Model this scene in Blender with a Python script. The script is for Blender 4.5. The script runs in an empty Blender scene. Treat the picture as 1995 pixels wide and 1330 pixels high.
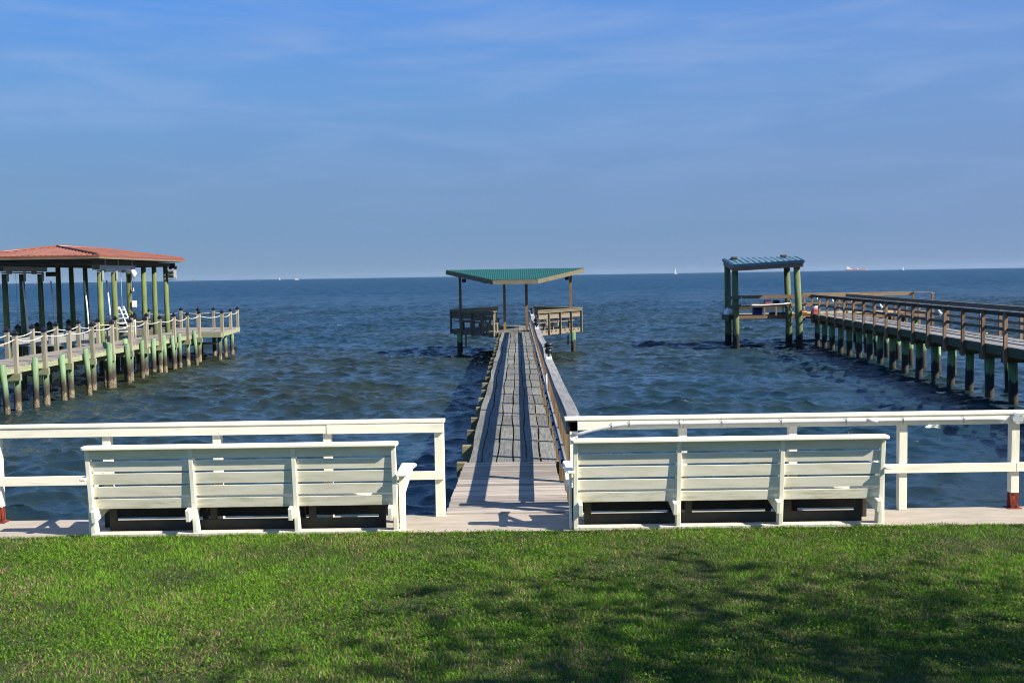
import bpy, math, random
import numpy as np
from mathutils import Vector, Matrix
random.seed(7)
RNG = np.random.default_rng(11)
sc = bpy.context.scene
COL = sc.collection

# ------------------------------------------------------------------ camera
EYE = 2.65
WATER = -1.2
cam_d = bpy.data.cameras.new('camera'); cam = bpy.data.objects.new('camera', cam_d); COL.objects.link(cam)
cam_d.sensor_width = 36.0; cam_d.lens = 2050 / 1995 * 36.0
cam_d.clip_start = 0.05; cam_d.clip_end = 60000
PITCH, ROLL, YAW = 0.0625935, 0.0155376, 0.0056
fw = Vector((0, math.cos(PITCH), -math.sin(PITCH))); up = Vector((0, math.sin(PITCH), math.cos(PITCH))); rt = Vector((1, 0, 0))
r2 = rt * math.cos(ROLL) - up * math.sin(ROLL); u2 = up * math.cos(ROLL) + rt * math.sin(ROLL)
rz = Matrix.Rotation(YAW, 3, 'Z'); r2, u2, f2 = rz @ r2, rz @ u2, rz @ fw
cam.matrix_world = Matrix(((r2.x, u2.x, -f2.x, 0), (r2.y, u2.y, -f2.y, 0), (r2.z, u2.z, -f2.z, EYE), (0, 0, 0, 1)))
sc.camera = cam

# ------------------------------------------------------------------ light
TOSUN = Vector((1.14, -0.46, 1.0)).normalized()
SUN_EL = math.asin(TOSUN.z)
SUN_AZ = math.atan2(TOSUN.x, TOSUN.y)          # clockwise from +Y
sd = bpy.data.lights.new('sun', 'SUN'); sun = bpy.data.objects.new('sun', sd); COL.objects.link(sun)
sd.energy = 5.0; sd.angle = math.radians(0.5); sd.color = (1.0, 0.93, 0.80)
sun.rotation_euler = (-TOSUN).to_track_quat('-Z', 'Y').to_euler(); sun.location = TOSUN * 60

sc.view_settings.view_transform = 'Standard'
sc.view_settings.look = 'None'
sc.view_settings.gamma = 1.0
sc.view_settings.exposure = 1.0
sc.view_settings.use_curve_mapping = False
sc.cycles.use_adaptive_sampling = True
sc.cycles.max_bounces = 6
sc.cycles.volume_bounces = 0
sc.cycles.filter_width = 1.05

world = bpy.data.worlds.new('World'); sc.world = world; world.use_nodes = True
nt = world.node_tree; nt.nodes.clear()
def N(t, typ, **kw):
    n = t.nodes.new(typ)
    for k, v in kw.items(): setattr(n, k, v)
    return n
def ramp(t, stops, interp='LINEAR'):
    n = t.nodes.new('ShaderNodeValToRGB'); cr = n.color_ramp; cr.interpolation = interp
    while len(cr.elements) < len(stops): cr.elements.new(0.5)
    for e, (p, c) in zip(cr.elements, stops):
        e.position = p; e.color = (*c, 1) if len(c) == 3 else c
    return n
def S(r, g, b):
    f = lambda c: (c / 255 / 12.92) if c / 255 <= 0.04045 else ((c / 255 + 0.055) / 1.055) ** 2.4
    return (f(r), f(g), f(b))
def mixc(t, fac, a, b, blend='MIX'):
    m = t.nodes.new('ShaderNodeMix'); m.data_type = 'RGBA'; m.blend_type = blend
    for s, v in ((0, fac), (6, a), (7, b)):
        if hasattr(v, 'is_linked') or hasattr(v, 'links'): t.links.new(v, m.inputs[s])
        elif s == 0: m.inputs[0].default_value = v
        else: m.inputs[s].default_value = (*v, 1)
    return m.outputs[2]
def math_(t, op, a, b=None, clamp=False):
    m = t.nodes.new('ShaderNodeMath'); m.operation = op; m.use_clamp = clamp
    for i, v in enumerate((a, b)):
        if v is None: continue
        if hasattr(v, 'links'): t.links.new(v, m.inputs[i])
        else: m.inputs[i].default_value = v
    return m.outputs[0]

sky = N(nt, 'ShaderNodeTexSky', sky_type='NISHITA'); sky.sun_disc = False
sky.sun_elevation = SUN_EL; sky.sun_rotation = SUN_AZ
tc = N(nt, 'ShaderNodeTexCoord'); sep = N(nt, 'ShaderNodeSeparateXYZ'); nt.links.new(tc.outputs['Generated'], sep.inputs[0])
# colour of the clear air by height above the horizon (z of the direction)
el = ramp(nt, [(0.0, S(130, 162, 196)), (0.012, S(120, 156, 193)), (0.04, S(106, 149, 193)), (0.09, S(108, 150, 199)), (0.17, S(103, 159, 221)),
               (0.25, S(88, 154, 238)), (0.5, S(74, 148, 228)), (1.0, S(44, 108, 194))])
nt.links.new(sep.outputs['Z'], el.inputs[0])
# a slightly lavender side towards the right
az = math_(nt, 'MULTIPLY_ADD', sep.outputs['X'], 1.1); az.node.inputs[2].default_value = 0.45; az.node.use_clamp = True
skyc = mixc(nt, math_(nt, 'MULTIPLY', az, 0.42), el.outputs[0], S(126, 150, 206))
# thin stretched cloud veils
mp = N(nt, 'ShaderNodeMapping'); mp.inputs['Scale'].default_value = (2.2, 2.2, 15.0); mp.inputs['Rotation'].default_value = (0, math.radians(-4), 0)
nt.links.new(tc.outputs['Generated'], mp.inputs[0])
nz = N(nt, 'ShaderNodeTexNoise'); nz.inputs['Scale'].default_value = 2.3; nz.inputs['Detail'].default_value = 5; nz.inputs['Roughness'].default_value = 0.55; nz.inputs['Distortion'].default_value = 0.4
nt.links.new(mp.outputs[0], nz.inputs[0])
cf = ramp(nt, [(0.40, (0, 0, 0)), (0.72, (1, 1, 1))], 'EASE'); nt.links.new(nz.outputs['Fac'], cf.inputs[0])
hi = N(nt, 'ShaderNodeMapRange'); hi.inputs[1].default_value = 0.02; hi.inputs[2].default_value = 0.2; nt.links.new(sep.outputs['Z'], hi.inputs[0])
skyc = mixc(nt, math_(nt, 'MULTIPLY', math_(nt, 'MULTIPLY', cf.outputs[0], hi.outputs[0]), 0.60), skyc, S(142, 174, 226))
gn = N(nt, 'ShaderNodeVectorMath', operation='SCALE'); nt.links.new(skyc, gn.inputs[0]); gn.inputs['Scale'].default_value = 0.50
nsc = N(nt, 'ShaderNodeVectorMath', operation='SCALE'); nt.links.new(sky.outputs[0], nsc.inputs[0]); nsc.inputs['Scale'].default_value = 0.05
both = mixc(nt, 0.88, nsc.outputs[0], gn.outputs[0])
bg = N(nt, 'ShaderNodeBackground'); nt.links.new(both, bg.inputs[0]); bg.inputs[1].default_value = 1.0
wo = N(nt, 'ShaderNodeOutputWorld'); nt.links.new(bg.outputs[0], wo.inputs[0])

# ------------------------------------------------------------------ materials
def newmat(name):
    m = bpy.data.materials.new(name); m.use_nodes = True; t = m.node_tree; t.nodes.clear()
    p = N(t, 'ShaderNodeBsdfPrincipled'); o = N(t, 'ShaderNodeOutputMaterial'); t.links.new(p.outputs[0], o.inputs[0])
    return m, t, p
def coords(t, scale, kind='Object', rot=(0, 0, 0)):
    c = N(t, 'ShaderNodeNewGeometry'); m = N(t, 'ShaderNodeMapping'); m.inputs['Scale'].default_value = scale; m.inputs['Rotation'].default_value = rot
    t.links.new(c.outputs['Position'], m.inputs[0]); return m.outputs[0]
def noise(t, vec, scale=1.0, detail=4, rough=0.55, dist=0.0):
    n = N(t, 'ShaderNodeTexNoise'); n.inputs['Scale'].default_value = scale; n.inputs['Detail'].default_value = detail
    n.inputs['Roughness'].default_value = rough; n.inputs['Distortion'].default_value = dist
    if vec is not None: t.links.new(vec, n.inputs[0])
    return n.outputs['Fac']
def tinted(t, col, amount=0.5):
    a = N(t, 'ShaderNodeAttribute', attribute_name='tint')
    k = math_(t, 'MULTIPLY_ADD', a.outputs['Fac'], amount); k.node.inputs[2].default_value = 1 - amount / 2
    v = N(t, 'ShaderNodeVectorMath', operation='SCALE'); t.links.new(col, v.inputs[0]); t.links.new(k, v.inputs['Scale']); return v.outputs[0]
def bump(t, p, h, strength=0.3, dist=0.01):
    b = N(t, 'ShaderNodeBump'); b.inputs['Strength'].default_value = strength; b.inputs['Distance'].default_value = dist
    t.links.new(h, b.inputs['Height']); t.links.new(b.outputs[0], p.inputs['Normal'])
def wood(name, dark, light, axis='y', stain=None, amt=0.5, stain_amt=0.5, rough=0.85, tint=0.55):
    dark = tuple(v * 0.72 for v in dark); light = tuple(v * 0.78 for v in light); stain = stain and tuple(v * 0.75 for v in stain)
    m, t, p = newmat(name)
    sc_ = {'x': (1.2, 26, 26), 'y': (26, 1.2, 26), 'z': (26, 26, 1.2)}[axis]
    g = noise(t, coords(t, sc_), 1.6, 6, 0.62, 0.6)
    r = ramp(t, [(0.3, dark), (0.7, light)]); t.links.new(g, r.inputs[0])
    c = r.outputs[0]
    if stain:
        b = noise(t, coords(t, (1, 1, 1)), 2.3, 5, 0.65)
        br = ramp(t, [(0.45, (0, 0, 0)), (0.68, (1, 1, 1))]); t.links.new(b, br.inputs[0])
        c = mixc(t, math_(t, 'MULTIPLY', br.outputs[0], stain_amt), c, stain)
    c = tinted(t, c, tint)
    t.links.new(c, p.inputs['Base Color']); p.inputs['Roughness'].default_value = rough
    bump(t, p, g, 0.35, 0.006); return m
def plain(name, c, rough=0.6, metal=0.0, var=0.12, scale=6, spec=0.5):
    if 'white' not in name: c = tuple(v * 0.78 for v in c)
    m, t, p = newmat(name)
    n = noise(t, coords(t, (1, 1, 1)), scale, 4)
    r = ramp(t, [(0.3, tuple(x * (1 - var) for x in c)), (0.7, tuple(min(1, x * (1 + var)) for x in c))]); t.links.new(n, r.inputs[0])
    t.links.new(r.outputs[0], p.inputs['Base Color']); p.inputs['Roughness'].default_value = rough; p.inputs['Metallic'].default_value = metal
    p.inputs['Specular IOR Level'].default_value = spec
    return m
def paint(name, c, dirt, amount=0.35, axis='x', tint=0.08):
    m, t, p = newmat(name)
    sc_ = {'x': (1.3, 9, 9), 'z': (9, 9, 1.3)}[axis]
    n = noise(t, coords(t, sc_), 1.8, 6, 0.7)
    r = ramp(t, [(0.46, (0, 0, 0)), (0.74, (1, 1, 1))]); t.links.new(n, r.inputs[0])
    sp = noise(t, coords(t, (1, 1, 1)), 55, 2, 0.5)
    sr = ramp(t, [(0.71, (0, 0, 0)), (0.76, (1, 1, 1))]); t.links.new(sp, sr.inputs[0])
    c1 = mixc(t, math_(t, 'MULTIPLY', r.outputs[0], amount), c, dirt)
    c1 = mixc(t, math_(t, 'MULTIPLY', sr.outputs[0], 0.45), c1, tuple(x * 0.45 for x in dirt))
    c1 = tinted(t, c1, tint)
    t.links.new(c1, p.inputs['Base Color']); p.inputs['Roughness'].default_value = 0.5
    bump(t, p, n, 0.12, 0.004); return m
def pilemat(name, top, topd, mid, low, zb=-0.5, zl=-1.02, soft=0.25):
    top, topd, mid, low = [tuple(v * 0.78 for v in q_) for q_ in (top, topd, mid, low)]
    m, t, p = newmat(name)
    g = N(t, 'ShaderNodeNewGeometry'); s = N(t, 'ShaderNodeSeparateXYZ'); t.links.new(g.outputs['Position'], s.inputs[0])
    w = noise(t, coords(t, (9, 9, 1.3), 'Object'), 1.0, 5, 0.65)
    zz = math_(t, 'ADD', s.outputs['Z'], math_(t, 'MULTIPLY', math_(t, 'SUBTRACT', w, 0.5), 0.6))
    f1 = N(t, 'ShaderNodeMapRange'); f1.inputs[1].default_value = zb - soft / 2; f1.inputs[2].default_value = zb + soft / 2; t.links.new(zz, f1.inputs[0])
    f2_ = N(t, 'ShaderNodeMapRange'); f2_.inputs[1].default_value = zl; f2_.inputs[2].default_value = zl + 0.08; t.links.new(zz, f2_.inputs[0])
    r = ramp(t, [(0.3, topd), (0.68, top)]); t.links.new(w, r.inputs[0])
    barn = noise(t, coords(t, (1, 1, 1)), 38, 3, 0.6); bl = ramp(t, [(0.42, mid), (0.6, low)]); t.links.new(barn, bl.inputs[0])
    c = mixc(t, f2_.outputs[0], bl.outputs[0], mid); c = mixc(t, f1.outputs[0], c, r.outputs[0]); c = tinted(t, c, 0.35)
    t.links.new(c, p.inputs['Base Color']); p.inputs['Roughness'].default_value = 0.8
    bump(t, p, barn, 0.5, 0.012); return m

M = {}
CREAM = (0.90, 0.845, 0.69)
M['white'] = paint('white_paint', CREAM, (0.50, 0.49, 0.36), 0.5)
M['white_v'] = paint('white_paint_upright', CREAM, (0.48, 0.47, 0.33), 0.5, 'z')
M['slat'] = paint('bench_slat_paint', (0.80, 0.75, 0.61), (0.44, 0.42, 0.25), 0.5, 'x', 0.14)
M['slat_low'] = paint('mildewed_slat_paint', (0.78, 0.73, 0.58), (0.28, 0.28, 0.12), 0.8, 'x', 0.14)
M['deck'] = wood('weathered_grey_planks', (0.075, 0.075, 0.072), (0.27, 0.268, 0.255), 'y', (0.22, 0.20, 0.13), stain_amt=0.6, tint=0.5)
M['ramp'] = wood('pale_ramp_boards', (0.21, 0.165, 0.13), (0.50, 0.45, 0.40), 'x', (0.36, 0.31, 0.26), tint=0.7)
M['joist'] = wood('treated_joist', (0.12, 0.11, 0.045), (0.36, 0.32, 0.17), 'x', (0.12, 0.12, 0.07))
M['railwood'] = wood('grey_rail_wood', (0.15, 0.15, 0.155), (0.37, 0.37, 0.375), 'y', (0.34, 0.33, 0.30), tint=0.3)
M['postbrown'] = wood('brown_post_wood', (0.16, 0.085, 0.04), (0.38, 0.25, 0.13), 'z', (0.30, 0.24, 0.13), tint=0.5)
M['wallx'] = wood('weathered_wall_boards', (0.10, 0.08, 0.06), (0.30, 0.26, 0.20), 'x', (0.30, 0.17, 0.10), tint=0.5)
M['tan'] = wood('tan_rail_wood', (0.30, 0.24, 0.14), (0.52, 0.44, 0.28), 'x', (0.34, 0.30, 0.2))
M['fascia'] = wood('roof_fascia_wood', (0.10, 0.088, 0.055), (0.33, 0.29, 0.19), 'x', (0.16, 0.15, 0.10))
M['lpost'] = wood('pale_dock_post_wood', (0.20, 0.18, 0.13), (0.43, 0.39, 0.30), 'z', (0.30, 0.30, 0.20))
M['ldeck'] = wood('pale_dock_planks', (0.18, 0.155, 0.13), (0.38, 0.34, 0.295), 'x', (0.3, 0.28, 0.22))
M['lstr'] = wood('greenish_dock_beam', (0.20, 0.22, 0.12), (0.44, 0.48, 0.30), 'y', (0.24, 0.30, 0.18))
M['rdeck'] = wood('grey_dock_planks', (0.15, 0.148, 0.14), (0.33, 0.325, 0.31), 'y', (0.33, 0.31, 0.28))
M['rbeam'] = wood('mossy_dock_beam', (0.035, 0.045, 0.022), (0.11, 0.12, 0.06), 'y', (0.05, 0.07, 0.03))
M['rpost'] = wood('reddish_dock_post', (0.16, 0.09, 0.05), (0.40, 0.27, 0.165), 'z', (0.24, 0.11, 0.06))
M['rrail'] = wood('dark_grey_dock_rail', (0.07, 0.072, 0.066), (0.20, 0.20, 0.185), 'y', (0.13, 0.13, 0.11))
M['brail'] = wood('brown_dock_rail', (0.22, 0.13, 0.07), (0.42, 0.28, 0.17), 'x', (0.30, 0.2, 0.12))
M['pile_l'] = pilemat('green_piles_barnacled', (0.22, 0.36, 0.19), (0.12, 0.205, 0.10), (0.040, 0.032, 0.020), (0.42, 0.34, 0.21), -0.42, -0.98, 0.5)
M['pile_r'] = pilemat('green_piles_black_foot', (0.18, 0.34, 0.14), (0.09, 0.18, 0.08), (0.012, 0.014, 0.012), (0.06, 0.05, 0.028), -0.52, -1.0, 0.06)
M['pile_b'] = pilemat('olive_boathouse_piles', (0.17, 0.22, 0.07), (0.075, 0.10, 0.032), (0.03, 0.028, 0.018), (0.18, 0.15, 0.09), -0.45, -1.02, 0.3)
M['pile_s'] = pilemat('olive_shed_piles', (0.17, 0.215, 0.085), (0.07, 0.095, 0.038), (0.014, 0.016, 0.013), (0.05, 0.045, 0.026), -0.55, -1.0, 0.08)
M['black'] = plain('black_metal', (0.012, 0.012, 0.014), 0.5)
M['cap'] = plain('black_post_cap', (0.010, 0.010, 0.016), 0.45)
M['rope'] = plain('white_rope', (0.56, 0.55, 0.50), 0.8)
M['pvc'] = plain('white_conduit', (0.46, 0.47, 0.49), 0.6)
M['galv'] = plain('galvanised_steel', (0.42, 0.44, 0.44), 0.45, 0.3)
M['whiteplas'] = plain('white_plastic', (0.80, 0.81, 0.82), 0.4)
M['teal'] = plain('teal_metal_roofing', (0.003, 0.090, 0.060), 0.5, 0.0, 0.18, 2)
M['red'] = plain('red_metal_roofing', (0.25, 0.098, 0.058), 0.5, 0.0, 0.25, 1.2)
M['redtrim'] = plain('red_metal_trim', (0.30, 0.075, 0.04), 0.4)
M['darktrim'] = plain('dark_red_ridge_cap', (0.09, 0.03, 0.025), 0.5)
M['blue'] = plain('blue_metal_roofing', (0.12, 0.23, 0.30), 0.5, 0.0, 0.15, 3)
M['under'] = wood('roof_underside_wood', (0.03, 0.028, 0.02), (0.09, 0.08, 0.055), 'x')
M['cooler_red'] = plain('faded_red_plastic', (0.52, 0.12, 0.13), 0.5)
M['dkred'] = plain('dark_red_plastic', (0.13, 0.012, 0.02), 0.5)
M['navy'] = plain('navy_plastic', (0.012, 0.02, 0.12), 0.5)
M['bluebin'] = plain('blue_plastic', (0.015, 0.04, 0.28), 0.5)
M['orange'] = plain('orange_plastic', (0.55, 0.16, 0.02), 0.45)
M['green'] = plain('green_plastic', (0.01, 0.16, 0.05), 0.5)
M['shade_dark'] = plain('shade_darkened_wood', (0.055, 0.052, 0.042), 0.9, 0, 0.25, 5)  # shade under the bench seats, put into the wood colour as near-black
M['lens'] = plain('lamp_lens', (0.35, 0.35, 0.33), 0.15)
M['concrete_c'] = plain('pale_concrete_edge', (0.66, 0.62, 0.53), 0.85, 0, 0.15, 9)

# rust
m, t, p = newmat('rusted_steel'); M['rust'] = m
n = noise(t, coords(t, (1, 1, 0.35)), 28, 5, 0.65); r = ramp(t, [(0.35, (0.02, 0.004, 0.003)), (0.52, (0.16, 0.018, 0.006)), (0.7, (0.42, 0.10, 0.015))]); t.links.new(n, r.inputs[0])
t.links.new(r.outputs[0], p.inputs['Base Color']); p.inputs['Roughness'].default_value = 0.9; bump(t, p, n, 0.6, 0.01)
# concrete walk
m, t, p = newmat('pinkish_concrete'); M['walk'] = m
n1 = noise(t, coords(t, (0.8, 2.5, 1)), 3.0, 7, 0.65); n2 = noise(t, coords(t, (1, 1, 1)), 60, 3, 0.6)
r = ramp(t, [(0.3, (0.27, 0.235, 0.185)), (0.55, (0.36, 0.31, 0.25)), (0.72, (0.43, 0.37, 0.30))]); t.links.new(n1, r.inputs[0])
c = mixc(t, math_(t, 'MULTIPLY', n2, 0.3), r.outputs[0], (0.24, 0.21, 0.19))
t.links.new(c, p.inputs['Base Color']); p.inputs['Roughness'].default_value = 0.9; bump(t, p, n2, 0.3, 0.004)
# lawn soil
m, t, p = newmat('lawn_ground'); M['lawn'] = m
n1 = noise(t, coords(t, (1, 1, 1)), 1.1, 6, 0.6); n2 = noise(t, coords(t, (1, 1, 1)), 45, 4, 0.7)
r = ramp(t, [(0.3, (0.016, 0.030, 0.006)), (0.7, (0.040, 0.062, 0.012))]); t.links.new(n1, r.inputs[0])
c = mixc(t, math_(t, 'MULTIPLY', n2, 0.5), r.outputs[0], (0.10, 0.085, 0.035))
t.links.new(c, p.inputs['Base Color']); p.inputs['Roughness'].default_value = 1.0; bump(t, p, n2, 0.8, 0.03)
# grass blades: colour per blade in the mesh
m, t, p = newmat('grass_blades'); M['grass'] = m
a = N(t, 'ShaderNodeAttribute', attribute_name='blade'); t.links.new(a.outputs['Color'], p.inputs['Base Color'])
p.inputs['Roughness'].default_value = 0.55; p.inputs['Specular IOR Level'].default_value = 0.10
tl = N(t, 'ShaderNodeBsdfTranslucent'); mx = N(t, 'ShaderNodeMixShader'); mx.inputs[0].default_value = 0.35
t.links.new(a.outputs['Color'], tl.inputs[0]); t.links.new(p.outputs[0], mx.inputs[1]); t.links.new(tl.outputs[0], mx.inputs[2])
t.links.new(mx.outputs[0], [x for x in t.nodes if x.type == 'OUTPUT_MATERIAL'][0].inputs[0])
# leaves
m, t, p = newmat('leaves'); M['leaf'] = m
n1 = noise(t, coords(t, (1, 1, 1)), 1.5, 4); r = ramp(t, [(0.3, (0.03, 0.06, 0.015)), (0.7, (0.08, 0.12, 0.03))]); t.links.new(n1, r.inputs[0]); t.links.new(r.outputs[0], p.inputs['Base Color'])
tl = N(t, 'ShaderNodeBsdfTranslucent'); tl.inputs[0].default_value = (0.30, 0.42, 0.06, 1); mx = N(t, 'ShaderNodeMixShader'); mx.inputs[0].default_value = 0.5
t.links.new(p.outputs[0], mx.inputs[1]); t.links.new(tl.outputs[0], mx.inputs[2]); t.links.new(mx.outputs[0], [q_ for q_ in t.nodes if q_.type == 'OUTPUT_MATERIAL'][0].inputs[0])
M['bark'] = wood('bark', (0.06, 0.045, 0.03), (0.18, 0.14, 0.10), 'z')
# water
m, t, p = newmat('bay_water'); M['water'] = m
g = N(t, 'ShaderNodeNewGeometry')
def wc(sx, sy, rot):
    q = N(t, 'ShaderNodeMapping'); q.inputs['Scale'].default_value = (sx, sy, 1); q.inputs['Rotation'].default_value = (0, 0, rot)
    t.links.new(g.outputs['Position'], q.inputs[0]); return q.outputs[0]
b1 = noise(t, wc(1.3, 3.4, 0.12), 1.8, 5, 0.62, 0.3); b2 = noise(t, wc(0.35, 0.9, -0.25), 1.0, 3, 0.6, 0.2); b3 = noise(t, wc(0.05, 0.14, 0.1), 1.0, 3, 0.55)
h = math_(t, 'ADD', math_(t, 'MULTIPLY', b1, 0.10), math_(t, 'MULTIPLY', b2, 0.28)); h = math_(t, 'ADD', h, math_(t, 'MULTIPLY', b3, 1.3))
bp = N(t, 'ShaderNodeBump'); bp.inputs['Strength'].default_value = 0.8; bp.inputs['Distance'].default_value = 0.5; t.links.new(h, bp.inputs['Height']); t.links.new(bp.outputs[0], p.inputs['Normal'])
mud = noise(t, wc(0.04, 0.07, 0), 1.0, 3); mr = ramp(t, [(0.35, (0.009, 0.026, 0.038)), (0.65, (0.018, 0.024, 0.012))]); t.links.new(mud, mr.inputs[0])
sp_ = N(t, 'ShaderNodeSeparateXYZ'); t.links.new(g.outputs['Position'], sp_.inputs[0])
far = N(t, 'ShaderNodeMapRange'); far.inputs[1].default_value = 40; far.inputs[2].default_value = 260; t.links.new(sp_.outputs['Y'], far.inputs[0])
st1 = noise(t, wc(0.45, 0.075, 0.03), 1.0, 6, 0.75); sr_ = ramp(t, [(0.38, (0.006, 0.028, 0.062)), (0.64, (0.024, 0.066, 0.122))]); t.links.new(st1, sr_.inputs[0])
wcol = mixc(t, far.outputs[0], mr.outputs[0], sr_.outputs[0])
spl = math_(t, 'MULTIPLY_ADD', far.outputs[0], -0.55); spl.node.inputs[2].default_value = 0.66; t.links.new(spl, p.inputs['Specular IOR Level'])
fo = N(t, 'ShaderNodeAttribute', attribute_name='foam')
wcol = mixc(t, fo.outputs['Fac'], wcol, (0.7, 0.72, 0.72))
t.links.new(wcol, p.inputs['Base Color'])
rg_ = math_(t, 'MULTIPLY_ADD', far.outputs[0], 0.30); rg_.node.inputs[2].default_value = 0.05; t.links.new(rg_, p.inputs['Roughness'])
dfz = N(t, 'ShaderNodeBsdfDiffuse'); t.links.new(wcol, dfz.inputs[0]); mxz = N(t, 'ShaderNodeMixShader')
t.links.new(math_(t, 'MULTIPLY', far.outputs[0], 0.45), mxz.inputs[0]); t.links.new(p.outputs[0], mxz.inputs[1]); t.links.new(dfz.outputs[0], mxz.inputs[2])
t.links.new(mxz.outputs[0], [x for x in t.nodes if x.type == 'OUTPUT_MATERIAL'][0].inputs[0]); p.inputs['IOR'].default_value = 1.45

# ------------------------------------------------------------------ mesh helpers
ORG = {}
def tag(o, label=None, cat=None, group=None, kind=None):
    for k, v in (('label', label), ('category', cat), ('group', group), ('kind', kind)):
        if v: o[k] = v
    return o
def thing(name, label, cat, loc=(0, 0, 0), group=None):
    o = bpy.data.objects.new(name, None); COL.objects.link(o); o.location = loc; o.empty_display_size = 0.2
    ORG[o.name] = Vector(loc); return tag(o, label, cat, group)
class MB:
    def __init__(s): s.v = []; s.f = []; s.t = []; s.sm = []
    def add(s, vs, fs, tint=None, smooth=False):
        b = len(s.v); s.v += [tuple(v) for v in vs]; tint = random.random() if tint is None else tint
        for f in fs: s.f.append(tuple(b + i for i in f)); s.t.append(tint); s.sm.append(smooth)
        return s
    def box(s, x0, x1, y0, y1, z0, z1, tint=None):
        return s.add([(x0, y0, z0), (x1, y0, z0), (x1, y1, z0), (x0, y1, z0), (x0, y0, z1), (x1, y0, z1), (x1, y1, z1), (x0, y1, z1)],
                     [(0, 3, 2, 1), (4, 5, 6, 7), (0, 1, 5, 4), (1, 2, 6, 5), (2, 3, 7, 6), (3, 0, 4, 7)], tint)
    def bar(s, p, q, w, h, tint=None, side=None):
        p, q = Vector(p), Vector(q); d = (q - p).normalized()
        a = Vector(side).normalized() if side else d.cross(Vector((0, 0, 1))).normalized()
        a = (a - d * a.dot(d)).normalized(); c = a.cross(d).normalized()
        vs = [e + a * (i * w / 2) + c * (j * h / 2) for e in (p, q) for i, j in ((-1, -1), (1, -1), (1, 1), (-1, 1))]
        return s.add(vs, [(0, 1, 2, 3), (7, 6, 5, 4), (0, 4, 5, 1), (1, 5, 6, 2), (2, 6, 7, 3), (3, 7, 4, 0)], tint)
    def cyl(s, p, q, r0, r1=None, n=14, tint=None):
        return s.tube([p, q], [r0, r0 if r1 is None else r1], n, tint)
    def tube(s, pts, r, n=8, tint=None):
        pts = [Vector(p) for p in pts]; rs = r if isinstance(r, list) else [r] * len(pts); vs = []; L = len(pts)
        a0 = None
        for i, p in enumerate(pts):
            d = (pts[min(i + 1, L - 1)] - pts[max(i - 1, 0)]).normalized()
            a = a0 if a0 is not None else (Vector((1, 0, 0)) if abs(d.x) < 0.8 else Vector((0, 1, 0)))
            a = (a - d * a.dot(d)).normalized(); a0 = a; b = d.cross(a)
            vs += [p + (a * math.cos(2 * math.pi * k / n) + b * math.sin(2 * math.pi * k / n)) * rs[i] for k in range(n)]
        fs = [(i * n + k, i * n + (k + 1) % n, (i + 1) * n + (k + 1) % n, (i + 1) * n + k) for i in range(L - 1) for k in range(n)]
        s.add(vs, fs, tint, True); tt = s.t[-1]
        b = len(s.v) - len(vs)
        s.f.append(tuple(b + k for k in reversed(range(n)))); s.f.append(tuple(b + (L - 1) * n + k for k in range(n))); s.t += [tt, tt]; s.sm += [False, False]
        return s
    def prism(s, pts, z0, z1, tint=None):
        n = len(pts)
        zf = lambda z, i: z[i] if isinstance(z, (list, tuple)) else z
        vs = [(x, y, zf(z0, i)) for i, (x, y) in enumerate(pts)] + [(x, y, zf(z1, i)) for i, (x, y) in enumerate(pts)]
        return s.add(vs, [tuple(reversed(range(n))), tuple(range(n, 2 * n))] + [(i, (i + 1) % n, n + (i + 1) % n, n + i) for i in range(n)], tint)
    def cone4(s, cx, cy, z0, w, h, tint=0.5):
        a = w / 2
        return s.add([(cx - a, cy - a, z0), (cx + a, cy - a, z0), (cx + a, cy + a, z0), (cx - a, cy + a, z0), (cx, cy, z0 + h)], [(0, 3, 2, 1), (0, 1, 4), (1, 2, 4), (2, 3, 4), (3, 0, 4)], tint)
    def build(s, name, mat, parent=None, bevel=0.0, ):
        me = bpy.data.meshes.new(name); off = ORG[parent.name] if parent else Vector((0, 0, 0))
        me.from_pydata([(v[0] - off.x, v[1] - off.y, v[2] - off.z) for v in s.v], [], s.f)
        at = me.attributes.new('tint', 'FLOAT', 'FACE'); at.data.foreach_set('value', s.t)
        me.polygons.foreach_set('use_smooth', s.sm); me.materials.append(M[mat] if isinstance(mat, str) else mat); me.update()
        o = bpy.data.objects.new(name, me); COL.objects.link(o)
        if parent: o.parent = parent
        ORG[o.name] = off
        if bevel:
            b = o.modifiers.new('b', 'BEVEL'); b.width = bevel; b.segments = 2; b.limit_method = 'ANGLE'
        return o
def copy_tree(o, parent=None):
    kids = list(o.children); c = o.copy(); COL.objects.link(c); ORG[c.name] = ORG[o.name].copy()
    if parent: c.parent = parent
    for k in kids: copy_tree(k, c)
    return c
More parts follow.
